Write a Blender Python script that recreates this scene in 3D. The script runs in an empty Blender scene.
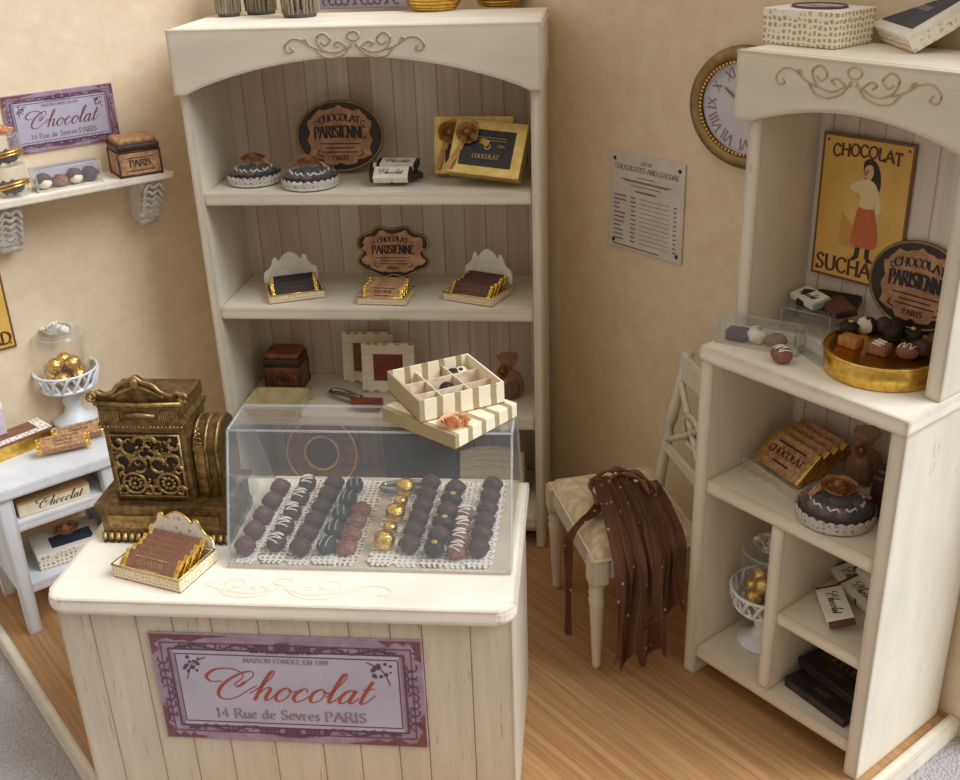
import bpy, bmesh, math, random
from mathutils import Matrix, Vector, Euler, noise
R = random.Random(7)
PI = math.pi
rad = math.radians
COL = bpy.context.scene.collection
SC = bpy.context.scene

# ------------------------------------------------------------------ camera
FPX = 1076.6
YAW, PIT, ROL = rad(142.5414), rad(24.9231), rad(-2.131)
CAM = Vector((0, 0, 2.4))
fw = Vector((math.cos(YAW)*math.cos(PIT), math.sin(YAW)*math.cos(PIT), -math.sin(PIT)))
rt0 = Vector((math.sin(YAW), -math.cos(YAW), 0)); up0 = rt0.cross(fw)
rt = math.cos(ROL)*rt0 + math.sin(ROL)*up0
up = -math.sin(ROL)*rt0 + math.cos(ROL)*up0
cd = bpy.data.cameras.new('camera'); cam = bpy.data.objects.new('camera', cd); COL.objects.link(cam)
cd.sensor_fit = 'HORIZONTAL'; cd.sensor_width = 36; cd.lens = FPX/960*36; cd.clip_start = .05
cam.matrix_world = Matrix(((rt.x, up.x, -fw.x, CAM.x), (rt.y, up.y, -fw.y, CAM.y), (rt.z, up.z, -fw.z, CAM.z), (0, 0, 0, 1)))
SC.camera = cam

def ray(px, py): return rt*((px-480)/FPX) - up*((py-390)/FPX) + fw
def atz(px, py, z):                     # where the sight line through a measured point meets the height z
    d = ray(px, py); return CAM + d*((z-CAM.z)/d.z)
def atp(px, py, p, n):                  # ... and where it meets a plane
    d = ray(px, py); n = Vector(n); return CAM + d*((Vector(p)-CAM).dot(n)/d.dot(n))

# ------------------------------------------------------------------ materials
MATS = {}
def srgb(c):
    f = lambda v: v/12.92 if v <= .04045 else ((v+.055)/1.055)**2.4
    return tuple(f(v/255) for v in c) + (1,)
class NT:
    def __init__(s, name):
        s.m = bpy.data.materials.new(name); s.m.use_nodes = True
        s.t = s.m.node_tree; s.b = s.t.nodes['Principled BSDF']; s.out = s.t.nodes['Material Output']
        MATS[name] = s.m
    def n(s, typ, **kw):
        o = s.t.nodes.new(typ)
        for k, v in kw.items():
            if k.startswith('_'): setattr(o, k[1:], v)
            else: o.inputs[int(k[1:]) if k[0] == 'i' and k[1:].isdigit() else k].default_value = v
        return o
    def l(s, a, b): s.t.links.new(a, b)
    def coords(s, scale=(1, 1, 1)):
        tc = s.n('ShaderNodeTexCoord'); mp = s.n('ShaderNodeMapping'); mp.inputs['Scale'].default_value = scale
        s.l(tc.outputs['Object'], mp.inputs['Vector']); return mp.outputs['Vector']
    def noise(s, vec, scale, detail=3, rough=.55):
        t = s.n('ShaderNodeTexNoise', Scale=scale, Detail=detail, Roughness=rough); s.l(vec, t.inputs['Vector']); return t.outputs['Fac']
    def ramp(s, fac, stops):
        r = s.n('ShaderNodeValToRGB'); e = r.color_ramp.elements
        while len(e) < len(stops): e.new(.5)
        for i, (p, c) in enumerate(stops): e[i].position = p; e[i].color = c if len(c) == 4 else srgb(c)
        s.l(fac, r.inputs['Fac']); return r.outputs['Color']
    def mix(s, fac, a, b, mode='MIX'):
        m = s.n('ShaderNodeMix', _data_type='RGBA', _blend_type=mode)
        for v, k in ((fac, 0), (a, 6), (b, 7)):
            if isinstance(v, (int, float, tuple)): m.inputs[k].default_value = v
            else: s.l(v, m.inputs[k])
        return m.outputs[2]
    def math(s, op, a, b=0.):
        m = s.n('ShaderNodeMath', _operation=op)
        for i, v in enumerate((a, b)):
            if isinstance(v, (int, float)): m.inputs[i].default_value = v
            else: s.l(v, m.inputs[i])
        return m.outputs[0]
    def bump(s, h, strength=.3, dist=.01):
        b = s.n('ShaderNodeBump', Strength=strength, Distance=dist); s.l(h, b.inputs['Height']); s.l(b.outputs['Normal'], s.b.inputs['Normal'])
    def col(s, c):
        if isinstance(c, tuple): s.b.inputs['Base Color'].default_value = c
        else: s.l(c, s.b.inputs['Base Color'])
    def pr(s, rough=.5, metal=0, coat=0, spec=.5):
        s.b.inputs['Roughness'].default_value = rough; s.b.inputs['Metallic'].default_value = metal
        s.b.inputs['Coat Weight'].default_value = coat; s.b.inputs['Specular IOR Level'].default_value = spec

def plain(name, c, c2=None, scale=30, rough=.5, metal=0, bump=0, coat=0, spec=.5, sc3=(1, 1, 1), lo=.35, hi=.65):
    s = NT(name); s.pr(rough, metal, coat, spec)
    if c2 is None and not bump: s.col(srgb(c)); return s.m
    f = s.noise(s.coords(sc3), scale)
    s.col(s.ramp(f, [(lo, c), (hi, c2 or c)]))
    if bump: s.bump(f, bump, .004)
    return s.m

def paint(name, c, wear=(150, 120, 85), sc3=(1, 1, 1), amount=.645, rough=.55, edge=2.6):
    """old brushed paint: long brush streaks, a few rubbed spots"""
    s = NT(name); s.pr(rough)
    v = s.coords(sc3)
    d = tuple(int(x*.93) for x in c)
    base = s.ramp(s.noise(v, 9, 4), [(.3, d), (.7, c)])
    w = s.noise(v, 26, 5, .7)
    base = s.mix(s.ramp(w, [(amount, (0, 0, 0, 1)), (amount+.09, (.55, .55, .55, 1))]), base, srgb(wear))
    if edge:
        bv = s.n('ShaderNodeBevel', _samples=4, Radius=.022); ge = s.n('ShaderNodeNewGeometry')
        dp = s.n('ShaderNodeVectorMath', _operation='DOT_PRODUCT'); s.l(bv.outputs[0], dp.inputs[0]); s.l(ge.outputs['Normal'], dp.inputs[1])
        k = s.math('MULTIPLY', s.math('SUBTRACT', 1., dp.outputs['Value']), 6.)
        k = s.math('MULTIPLY', k, s.math('MULTIPLY', w, w)); k = s.math('MINIMUM', s.math('MULTIPLY', k, edge), .7)
        base = s.mix(k, base, srgb(wear))
    s.col(base); s.bump(w, .25, .004); return s.m
WHITE = (230, 219, 196)
paint('white_paint', WHITE, sc3=(1, 1, .25))
paint('white_paint_wide', WHITE, sc3=(.25, 1, 1))
paint('white_paint_lit_top', (244, 234, 214), (150, 112, 70), sc3=(.5, 1, 1), amount=.66, edge=4.5)  # paler copy for top boards: overhead light put into the colour, plus rubbed wear
paint('white_paint_edge', (226, 216, 194), (140, 105, 65), sc3=(.6, .6, 2), amount=.66)
paint('white_paint_cool_lit', (228, 228, 228), sc3=(1, 1, .25))  # side table's white, with the bluish side light put into its colour

def planks(name, axis, width, cols, seam, streak=(40, 40, 1.2), rough=.6, seam_w=.06, dark=.35):
    s = NT(name); s.pr(rough)
    tc = s.n('ShaderNodeTexCoord'); sp = s.n('ShaderNodeSeparateXYZ'); s.l(tc.outputs['Object'], sp.inputs[0])
    q = s.math('DIVIDE', sp.outputs[axis], width)
    idx = s.math('FLOOR', q); fr = s.math('FRACT', q)
    wn = s.n('ShaderNodeTexWhiteNoise', _noise_dimensions='1D'); s.l(idx, wn.inputs['W'])
    n = len(cols)
    base = s.ramp(wn.outputs['Value'], [(i/max(1, n-1)*.9+.05, c) for i, c in enumerate(cols)])
    mp = s.n('ShaderNodeMapping'); mp.inputs['Scale'].default_value = streak; s.l(tc.outputs['Object'], mp.inputs['Vector'])
    st = s.noise(mp.outputs['Vector'], 1.0, 5, .65)
    base = s.mix(s.ramp(st, [(.35, (dark, dark, dark, 1)), (.72, (0, 0, 0, 1))]), base, srgb(seam))
    e = s.math('LESS_THAN', fr, seam_w)
    base = s.mix(s.math('MULTIPLY', e, .6), base, srgb(seam))
    s.col(base); s.bump(st, .15, .003); return s.m
planks('stained_planks', 0, .083, [(232, 221, 203), (220, 201, 182), (236, 227, 212), (228, 215, 196), (212, 191, 174)], (158, 122, 100), dark=.28)
planks('floor_boards', 1, .022, [(196, 150, 98), (188, 140, 88), (200, 156, 104), (184, 136, 84)], (110, 70, 36), streak=(1.6, 46, 1), rough=.45, seam_w=.04, dark=.55)
paint('counter_planks', (208, 193, 168), (136, 106, 76), sc3=(3, 3, .3), amount=.6)

s = NT('parchment_wall'); s.pr(.85)
v = s.coords((1, 1, 1.2)); a = s.noise(v, 2.2, 5, .6); b = s.noise(v, 16, 4, .6); c = s.noise(v, 60, 2)
base = s.ramp(a, [(.3, (224, 200, 162)), (.7, (231, 210, 176))])
s.col(s.mix(.26, base, s.ramp(b, [(.35, (206, 184, 140)), (.68, (236, 224, 198))]))); s.bump(s.math('ADD', b, c), .14, .006)

s = NT('grey_cloth'); s.pr(.95)
v = s.coords(); a = s.noise(v, 5, 4); w = s.n('ShaderNodeTexVoronoi', Scale=95); s.l(v, w.inputs['Vector'])
base = s.ramp(a, [(.3, (172, 163, 156)), (.7, (188, 180, 174))])
s.col(s.mix(s.math('MULTIPLY', w.outputs['Distance'], .5), base, srgb((120, 116, 122)))); s.bump(w.outputs['Distance'], .6, .01)

plain('raw_wood', (196, 160, 112), (150, 112, 70), 40, .7, bump=.2)
plain('scroll_relief', (196, 180, 148), (178, 160, 128), 30, .6)
plain('scroll_ochre', (236, 216, 176), (242, 230, 206), 18, .6)
plain('gold', (214, 168, 70), (236, 198, 104), 60, .28, 1, bump=.06)
plain('gold_foil', (206, 152, 50), (250, 214, 120), 90, .26, 1, bump=.8)
plain('gold_card', (206, 172, 92), (226, 198, 124), 25, .38, .75)
plain('pale_gold', (214, 200, 158), (196, 178, 128), 25, .4, .45)
plain('brass', (138, 116, 70), (160, 138, 90), 40, .42, .75)
plain('bronze', (92, 72, 44), (138, 112, 66), 46, .42, .8, bump=.5)
plain('bronze_light', (172, 142, 88), (124, 98, 58), 50, .4, .8, bump=.5)
plain('bronze_dark', (42, 30, 20), (60, 44, 28), 40, .6, .3)
plain('silver', (186, 184, 178), (150, 148, 142), 30, .3, 1)
plain('steel_dark', (110, 104, 94), (140, 134, 124), 30, .35, .9)
for nm, c in (('dark_choc', (64, 45, 40)), ('black_choc', (42, 31, 27)), ('plum_choc', (80, 54, 49)), ('milk_choc', (124, 84, 64)), ('rose_choc', (120, 78, 66)), ('teal_choc', (46, 48, 44)), ('caramel', (150, 100, 58))):
    plain(nm, c, tuple(min(255, int(x*1.25+4)) for x in c), 70, .5, 0, bump=.35, spec=.25)
plain('icing', (240, 232, 216), rough=.5)
plain('icing_green', (150, 168, 140), rough=.5)
plain('white_choc', (240, 230, 208), (228, 212, 184), 40, .45)
plain('almond', (206, 166, 100), rough=.5)
plain('card_cream', (236, 224, 196), (222, 206, 172), 30, .7)
plain('base_card', (214, 196, 172), (204, 184, 158), 12, .7)
plain('card_white', (240, 234, 220), (228, 220, 202), 30, .65)
plain('card_tan', (196, 158, 106), (176, 134, 84), 35, .6)
plain('card_brown', (134, 88, 52), (110, 68, 40), 40, .55)
plain('card_dark', (52, 32, 24), (68, 44, 32), 30, .5)
plain('card_black', (34, 29, 30), (46, 40, 40), 30, .42)
plain('card_slate', (62, 66, 80), (50, 54, 66), 30, .5)
plain('card_teal', (52, 64, 72), (44, 54, 62), 20, .5)
plain('card_lilac', (198, 184, 190), (210, 198, 204), 12, .55)
plain('card_red', (132, 62, 50), (112, 50, 42), 20, .4)
plain('bar_brown', (140, 94, 70), (120, 78, 58), 45, .5)
plain('bar_plum', (104, 66, 56), (84, 52, 46), 45, .5)
plain('bar_dark', (50, 36, 34), (38, 28, 26), 45, .45)
plain('bar_tan', (196, 150, 104), (150, 104, 66), 70, .5)
plain('tin_brown', (150, 92, 50), (92, 52, 30), 26, .4)
plain('tin_dark', (74, 46, 36), (52, 32, 26), 30, .4)
plain('sign_lilac', (170, 160, 172), (182, 173, 184), 8, .5)
plain('sign_border', (146, 120, 134), (164, 140, 152), 22, .5)
plain('sign_rust', (126, 78, 74), (104, 60, 58), 22, .55)
plain('sign_ink', (96, 62, 82), rough=.55)
plain('ink_rust', (158, 72, 54), rough=.5)
plain('ink_grey', (134, 114, 120), rough=.55)
plain('ink_soft', (128, 104, 84), rough=.6)
plain('ink_brown', (86, 52, 32), rough=.55)
plain('ink_dark', (44, 32, 28), rough=.55)
plain('ink_gold', (200, 160, 84), rough=.4, metal=.5)
plain('poster_yellow', (226, 182, 92), (214, 164, 70), 7, .5)
plain('poster_edge', (120, 78, 40), rough=.5)
plain('poster_shade', (206, 152, 70), rough=.55)
plain('skin', (222, 172, 130), rough=.6)
plain('blouse', (228, 206, 146), rough=.6)
plain('skirt', (206, 112, 60), (190, 96, 50), 12, .6)
plain('hair', (60, 36, 24), rough=.6)
plain('plaque_tan', (198, 152, 108), (156, 110, 74), 22, .5)
plain('plaque_black', (40, 26, 20), (62, 40, 26), 26, .45)
plain('print_white', (214, 206, 196), (202, 192, 180), 10, .55)
plain('clock_face', (208, 200, 204), (196, 188, 194), 10, .4)
plain('white_ceramic', (240, 240, 238), (222, 224, 226), 30, .35)
plain('white_sugar', (246, 242, 232), (226, 218, 200), 60, .7, bump=.6)
plain('plaster', (222, 216, 204), (196, 188, 172), 40, .7, bump=.6)
plain('organza_peach', (222, 164, 116), (238, 190, 144), 40, .5)
plain('organza_rust', (164, 110, 70), (190, 136, 92), 40, .5)
plain('organza_gold', (186, 138, 70), (210, 164, 96), 40, .4)
plain('organza_cream', (232, 218, 190), (206, 184, 150), 40, .6)
plain('twig', (176, 164, 138), (122, 106, 82), 60, .8, sc3=(3, 3, .2))
plain('twig_base', (92, 86, 90), rough=.6)
plain('leather', (84, 52, 40), (60, 36, 28), 30, .5)

s = NT('upholstery'); s.pr(.75)
v = s.coords(); w = s.n('ShaderNodeTexVoronoi', Scale=38, _feature='SMOOTH_F1'); s.l(v, w.inputs['Vector'])
s.col(s.ramp(w.outputs['Distance'], [(.2, (236, 218, 182)), (.6, (214, 190, 146))])); s.bump(w.outputs['Distance'], .35, .006)

s = NT('dotted_brown_cloth'); s.pr(.75)
v = s.coords(); w = s.n('ShaderNodeTexVoronoi', Scale=24); s.l(v, w.inputs['Vector'])
base = s.ramp(s.noise(v, 8, 3), [(.3, (116, 78, 52)), (.7, (134, 92, 64))])
s.col(s.mix(s.ramp(w.outputs['Distance'], [(.10, (1, 1, 1, 1)), (.13, (0, 0, 0, 1))]), base, srgb((226, 206, 172)))); s.bump(s.noise(v, 160, 2), .15, .003)

def lace(name, c, hole, scale=55, sc3=(1, 1, 1), rough=.7, a=.13, b=.2):
    s = NT(name); s.pr(rough)
    v = s.coords(sc3); w = s.n('ShaderNodeTexVoronoi', Scale=scale, Randomness=.35, _feature='DISTANCE_TO_EDGE'); s.l(v, w.inputs['Vector'])
    s.col(s.ramp(w.outputs['Distance'], [(a, c), (b, hole)])); s.bump(w.outputs['Distance'], -.4, .003); return s.m
lace('lace_paper', (242, 234, 222), (186, 160, 134), 66, a=.2, b=.34)
lace('lace_card', (242, 234, 216), (192, 166, 126), 62, a=.14, b=.26)
lace('lace_brown', (238, 228, 212), (166, 132, 106), 62, a=.16, b=.3)
lace('gold_lace', (226, 212, 180), (192, 162, 112), 90, a=.16, b=.32)

def stripes(name, axis, period, c1, c2, frac=.34):
    s = NT(name); s.pr(.65)
    tc = s.n('ShaderNodeTexCoord'); sp = s.n('ShaderNodeSeparateXYZ'); s.l(tc.outputs['Object'], sp.inputs[0])
    nz = s.n('ShaderNodeTexNoise', Scale=30.); s.l(tc.outputs['Object'], nz.inputs['Vector'])
    q = s.math('ADD', s.math('DIVIDE', sp.outputs[axis], period), s.math('MULTIPLY', nz.outputs['Fac'], .12))
    e = s.math('LESS_THAN', s.math('FRACT', q), frac)
    s.col(s.mix(e, srgb(c1), srgb(c2))); return s.m
stripes('striped_paper', 0, .052, (240, 228, 194), (168, 148, 104))

def glass(name, tint=(.985, .992, .99, 1), haze=.05, gl=1.0, hz=(.8, .84, .86, 1)):
    m = bpy.data.materials.new(name); m.use_nodes = True; t = m.node_tree; MATS[name] = m
    t.nodes.remove(t.nodes['Principled BSDF']); out = t.nodes['Material Output']
    tr = t.nodes.new('ShaderNodeBsdfTransparent'); tr.inputs[0].default_value = tint
    g = t.nodes.new('ShaderNodeBsdfGlossy'); g.inputs['Roughness'].default_value = .06; g.inputs[0].default_value = (gl, gl, gl, 1)
    f = t.nodes.new('ShaderNodeMapRange'); lw = t.nodes.new('ShaderNodeLayerWeight'); lw.inputs[0].default_value = .5; pw = t.nodes.new('ShaderNodeMath'); pw.operation = 'POWER'; pw.inputs[1].default_value = 3.; t.links.new(lw.outputs['Facing'], pw.inputs[0]); t.links.new(pw.outputs[0], f.inputs[0]); f.inputs[3].default_value = .025; f.inputs[4].default_value = .55
    d = t.nodes.new('ShaderNodeBsdfDiffuse'); d.inputs[0].default_value = hz
    m1 = t.nodes.new('ShaderNodeMixShader'); m1.inputs[0].default_value = haze
    t.links.new(tr.outputs[0], m1.inputs[1]); t.links.new(d.outputs[0], m1.inputs[2])
    m2 = t.nodes.new('ShaderNodeMixShader'); t.links.new(f.outputs[0], m2.inputs[0])
    t.links.new(m1.outputs[0], m2.inputs[1]); t.links.new(g.outputs[0], m2.inputs[2])
    t.links.new(m2.outputs[0], out.inputs[0]); return m
glass('clear_glass', haze=.07)
glass('acrylic', haze=.045)
glass('acrylic_edge', (.95, .96, .97, 1), haze=.22, hz=(.85, .88, .9, 1))
glass('organza_film', (.9, .78, .66, 1), haze=.35, gl=.6, hz=(.5, .3, .16, 1))
# ------------------------------------------------------------------ mesh builder
class G:
    def __init__(s, M=None): s.bm = bmesh.new(); s.M = M or Matrix.Identity(4); s.mi = 0; s.solid = False; s.nk = 0
    def _fin(s, vs, fs, M=None, smooth=False):
        T = s.M @ (M or Matrix.Identity(4))
        for v in vs: v.co = T @ v.co
        for f in fs: f.material_index = s.mi; f.smooth = smooth
    def box(s, x0, x1, y0, y1, z0, z1, b=0, M=None):
        t = bmesh.new()
        bmesh.ops.create_cube(t, size=1)
        for v in t.verts: v.co = Vector((x0+(v.co.x+.5)*(x1-x0), y0+(v.co.y+.5)*(y1-y0), z0+(v.co.z+.5)*(z1-z0)))
        if b: bmesh.ops.bevel(t, geom=t.edges[:], offset=b, segments=2, affect='EDGES', profile=.6)
        s._merge(t, M)
        return s
    def _merge(s, t, M=None, smooth=None, flat=False):
        if not flat: s.solid = True
        else:
            for f in t.faces:
                f.normal_update()
                if f.normal.y > 0: f.normal_flip()
        T = s.M @ (M or Matrix.Identity(4)); mp = {}
        t.verts.index_update()
        for v in t.verts: mp[v.index] = s.bm.verts.new(T @ v.co)
        for f in t.faces:
            try:
                nf = s.bm.faces.new([mp[v.index] for v in f.verts]); nf.material_index = s.mi
                nf.smooth = f.smooth if smooth is None else smooth
            except ValueError: pass
        t.free()
    def prism(s, poly, a0, a1, plane='xz', M=None, b=0):
        """poly in the plane, extruded along the third axis"""
        t = bmesh.new()
        mk = {'xz': lambda p, a: (p[0], a, p[1]), 'xy': lambda p, a: (p[0], p[1], a), 'yz': lambda p, a: (a, p[0], p[1])}[plane]
        A = [t.verts.new(mk(p, a0)) for p in poly]; B = [t.verts.new(mk(p, a1)) for p in poly]
        n = len(poly); fa = t.faces.new(A); fb = t.faces.new(B[::-1])
        for i in range(n): t.faces.new((A[i], B[i], B[(i+1) % n], A[(i+1) % n]))
        if b:
            es = [e for e in t.edges if all(f in (fa, fb) for f in e.link_faces) or (e.link_faces[0] in (fa, fb)) != (e.link_faces[1] in (fa, fb))]
            bmesh.ops.bevel(t, geom=es, offset=b, segments=2, affect='EDGES', profile=.6)
        bmesh.ops.recalc_face_normals(t, faces=t.faces[:])
        t.normal_update(); bmesh.ops.triangulate(t, faces=[f for f in t.faces if len(f.verts) > 4], ngon_method='EAR_CLIP')
        s._merge(t, M); return s
    def lathe(s, prof, n=28, M=None, smooth=True, wob=None, a0=0, a1=2*PI):
        t = bmesh.new(); full = abs(a1-a0-2*PI) < 1e-6; rows = []
        for (r, z) in prof:
            row = []
            for k in range(n if full else n+1):
                a = a0+(a1-a0)*k/n; rr = r*(wob(a, z) if wob else 1)
                row.append(t.verts.new((rr*math.cos(a), rr*math.sin(a), z)))
            rows.append(row)
        for i in range(len(rows)-1):
            m = len(rows[i])
            for k in range(m if full else m-1):
                q = [rows[i][k], rows[i][(k+1) % m], rows[i+1][(k+1) % m], rows[i+1][k]]
                t.faces.new(q)
        if full:
            if prof[0][0] > 1e-5: t.faces.new(rows[0][::-1])
            if prof[-1][0] > 1e-5: t.faces.new(rows[-1])
        bmesh.ops.remove_doubles(t, verts=t.verts[:], dist=1e-6)
        for f in t.faces: f.smooth = smooth and len(f.verts) <= 4
        s._merge(t, M); return s
    def tube(s, pts, r, n=6, closed=False, M=None, flat=1.0):
        pts = [Vector(p) for p in pts]; m = len(pts); t = bmesh.new(); rows = []; ref = Vector((.013, .021, 1))
        if closed:
            nw = Vector((0, 0, 0))
            for i in range(m): nw += pts[i].cross(pts[(i+1) % m])
            if nw.length > 1e-9: ref = nw.normalized()
        for i, p in enumerate(pts):
            a = pts[(i-1) % m] if closed or i > 0 else p; b = pts[(i+1) % m] if closed or i < m-1 else p
            d = (b-a).normalized() if (b-a).length > 1e-9 else Vector((1, 0, 0))
            u = d.cross(ref)
            if u.length < .15: u = d.cross(Vector((1, .1, 0)))
            u.normalize(); w = d.cross(u); rr = r[i] if isinstance(r, (list, tuple)) else r
            rows.append([t.verts.new(p + rr*(math.cos(2*PI*k/n)*u + flat*math.sin(2*PI*k/n)*w)) for k in range(n)])
        for i in range(m if closed else m-1):
            A, B = rows[i], rows[(i+1) % m]
            for k in range(n): t.faces.new((A[k], A[(k+1) % n], B[(k+1) % n], B[k])).smooth = True
        if not closed: t.faces.new(rows[0][::-1]); t.faces.new(rows[-1])
        s._merge(t, M); return s
    def ball(s, c, r, sub=2, M=None, lump=0, seed=0):
        t = bmesh.new(); bmesh.ops.create_icosphere(t, subdivisions=sub, radius=1)
        r = r if isinstance(r, (tuple, list)) else (r, r, r)
        for v in t.verts:
            k = 1 + (lump*noise.noise(v.co*2.3+Vector((seed*7.1, seed*3.3, 0))) if lump else 0)
            v.co = Vector((c[0]+v.co.x*r[0]*k, c[1]+v.co.y*r[1]*k, c[2]+v.co.z*r[2]*k))
        for f in t.faces: f.smooth = True
        s._merge(t, M); return s
    def grid(s, fn, nu, nv, M=None, closed_u=False, smooth=True):
        t = bmesh.new(); P = [[t.verts.new(fn(i/nu, j/nv)) for j in range(nv+1)] for i in range(nu if closed_u else nu+1)]
        for i in range(nu):
            for j in range(nv):
                t.faces.new((P[i][j], P[(i+1) % len(P)][j], P[(i+1) % len(P)][j+1], P[i][j+1])).smooth = smooth
        s._merge(t, M); return s
    def ribbon(s, pts, wid, y, M=None):
        """ink stroke on the xz plane at depth y, facing -y"""
        m = len(pts); t = bmesh.new(); L = []; Rr = []; s.nk += 1; y -= 2e-5*(s.nk % 80)
        for i in range(m):
            a = pts[max(0, i-1)]; b = pts[min(m-1, i+1)]; dx, dz = b[0]-a[0], b[1]-a[1]; q = math.hypot(dx, dz) or 1
            w = (wid[i] if isinstance(wid, list) else wid)/2; nx, nz = -dz/q*w, dx/q*w
            L.append(t.verts.new((pts[i][0]+nx, y, pts[i][1]+nz))); Rr.append(t.verts.new((pts[i][0]-nx, y, pts[i][1]-nz)))
        for i in range(m-1): t.faces.new((L[i], Rr[i], Rr[i+1], L[i+1]))
        s._merge(t, M, flat=True); return s
    def disc(s, pts, y, M=None):
        s.nk += 1; y -= 2e-5*(s.nk % 80)
        t = bmesh.new(); f = t.faces.new([t.verts.new((p[0], y, p[1])) for p in pts])
        f.normal_update(); bmesh.ops.triangulate(t, faces=[f], ngon_method='EAR_CLIP'); s._merge(t, M, flat=True); return s

def link(name, data): o = bpy.data.objects.new(name, data); COL.objects.link(o); return o
def props(o, label=None, cat=None, group=None, kind=None):
    if label: o['label'] = label
    if cat: o['category'] = cat
    if group: o['group'] = group
    if kind: o['kind'] = kind
    return o
def obj(name, g, mats, parent=None, label=None, cat=None, group=None, kind=None, loc=None, rz=0, tilt=0, roll=0, fix=True):
    me = bpy.data.meshes.new(name)
    if fix and g.solid: bmesh.ops.recalc_face_normals(g.bm, faces=g.bm.faces[:])
    g.bm.to_mesh(me); g.bm.free()
    for m in ([mats] if isinstance(mats, str) else mats): me.materials.append(MATS[m])
    o = link(name, me); o.parent = parent
    if loc is not None: o.location = loc
    o.rotation_euler = (rad(tilt), rad(roll), rad(rz))
    return props(o, label, cat, group, kind)
def thing(name, label, cat, loc=(0, 0, 0), rz=0, tilt=0, roll=0, group=None):
    o = link(name, None); o.empty_display_size = .05; o.location = loc; o.rotation_euler = (rad(tilt), rad(roll), rad(rz))
    return props(o, label, cat, group)
def dup(o, loc=None, rot=None, label=None, group=None, parent=None):
    c = o.copy(); COL.objects.link(c); c.parent = parent
    if loc is not None: c.location = loc
    if rot is not None: c.rotation_euler = rot
    if label: c['label'] = label
    if group: c['group'] = group
    for ch in list(o.children):
        d = dup(ch, parent=c)
    return c
def mat4(loc, rz=0, tilt=0): return Matrix.Translation(loc) @ Euler((rad(tilt), 0, rad(rz))).to_matrix().to_4x4()
def frame(o, rz): return Matrix.Translation(o) @ Matrix.Rotation(rad(rz), 4, 'Z')
def cr(pts, k=6, closed=False):
    """Catmull-Rom through points of any dimension"""
    n = len(pts); out = []
    rng = range(n if closed else n-1)
    for i in rng:
        g = lambda j: pts[j % n] if closed else pts[max(0, min(n-1, j))]
        a, b, c, d = g(i-1), g(i), g(i+1), g(i+2)
        for q in range(k):
            t = q/k
            out.append(tuple(.5*(2*b[e]+(c[e]-a[e])*t+(2*a[e]-5*b[e]+4*c[e]-d[e])*t*t+(3*b[e]-a[e]-3*c[e]+d[e])*t**3) for e in range(len(b))))
    if not closed: out.append(tuple(pts[-1]))
    return out
def arc(cx, cz, r, a0, a1, n=12, rz=None): return [(cx+r*math.cos(rad(a0+(a1-a0)*i/n)), cz+(rz or r)*math.sin(rad(a0+(a1-a0)*i/n))) for i in range(n+1)]
ORD = ['first', 'second', 'third', 'fourth', 'fifth', 'sixth', 'seventh', 'eighth', 'ninth', 'tenth', 'eleventh', 'twelfth', 'thirteenth', 'fourteenth']

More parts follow.
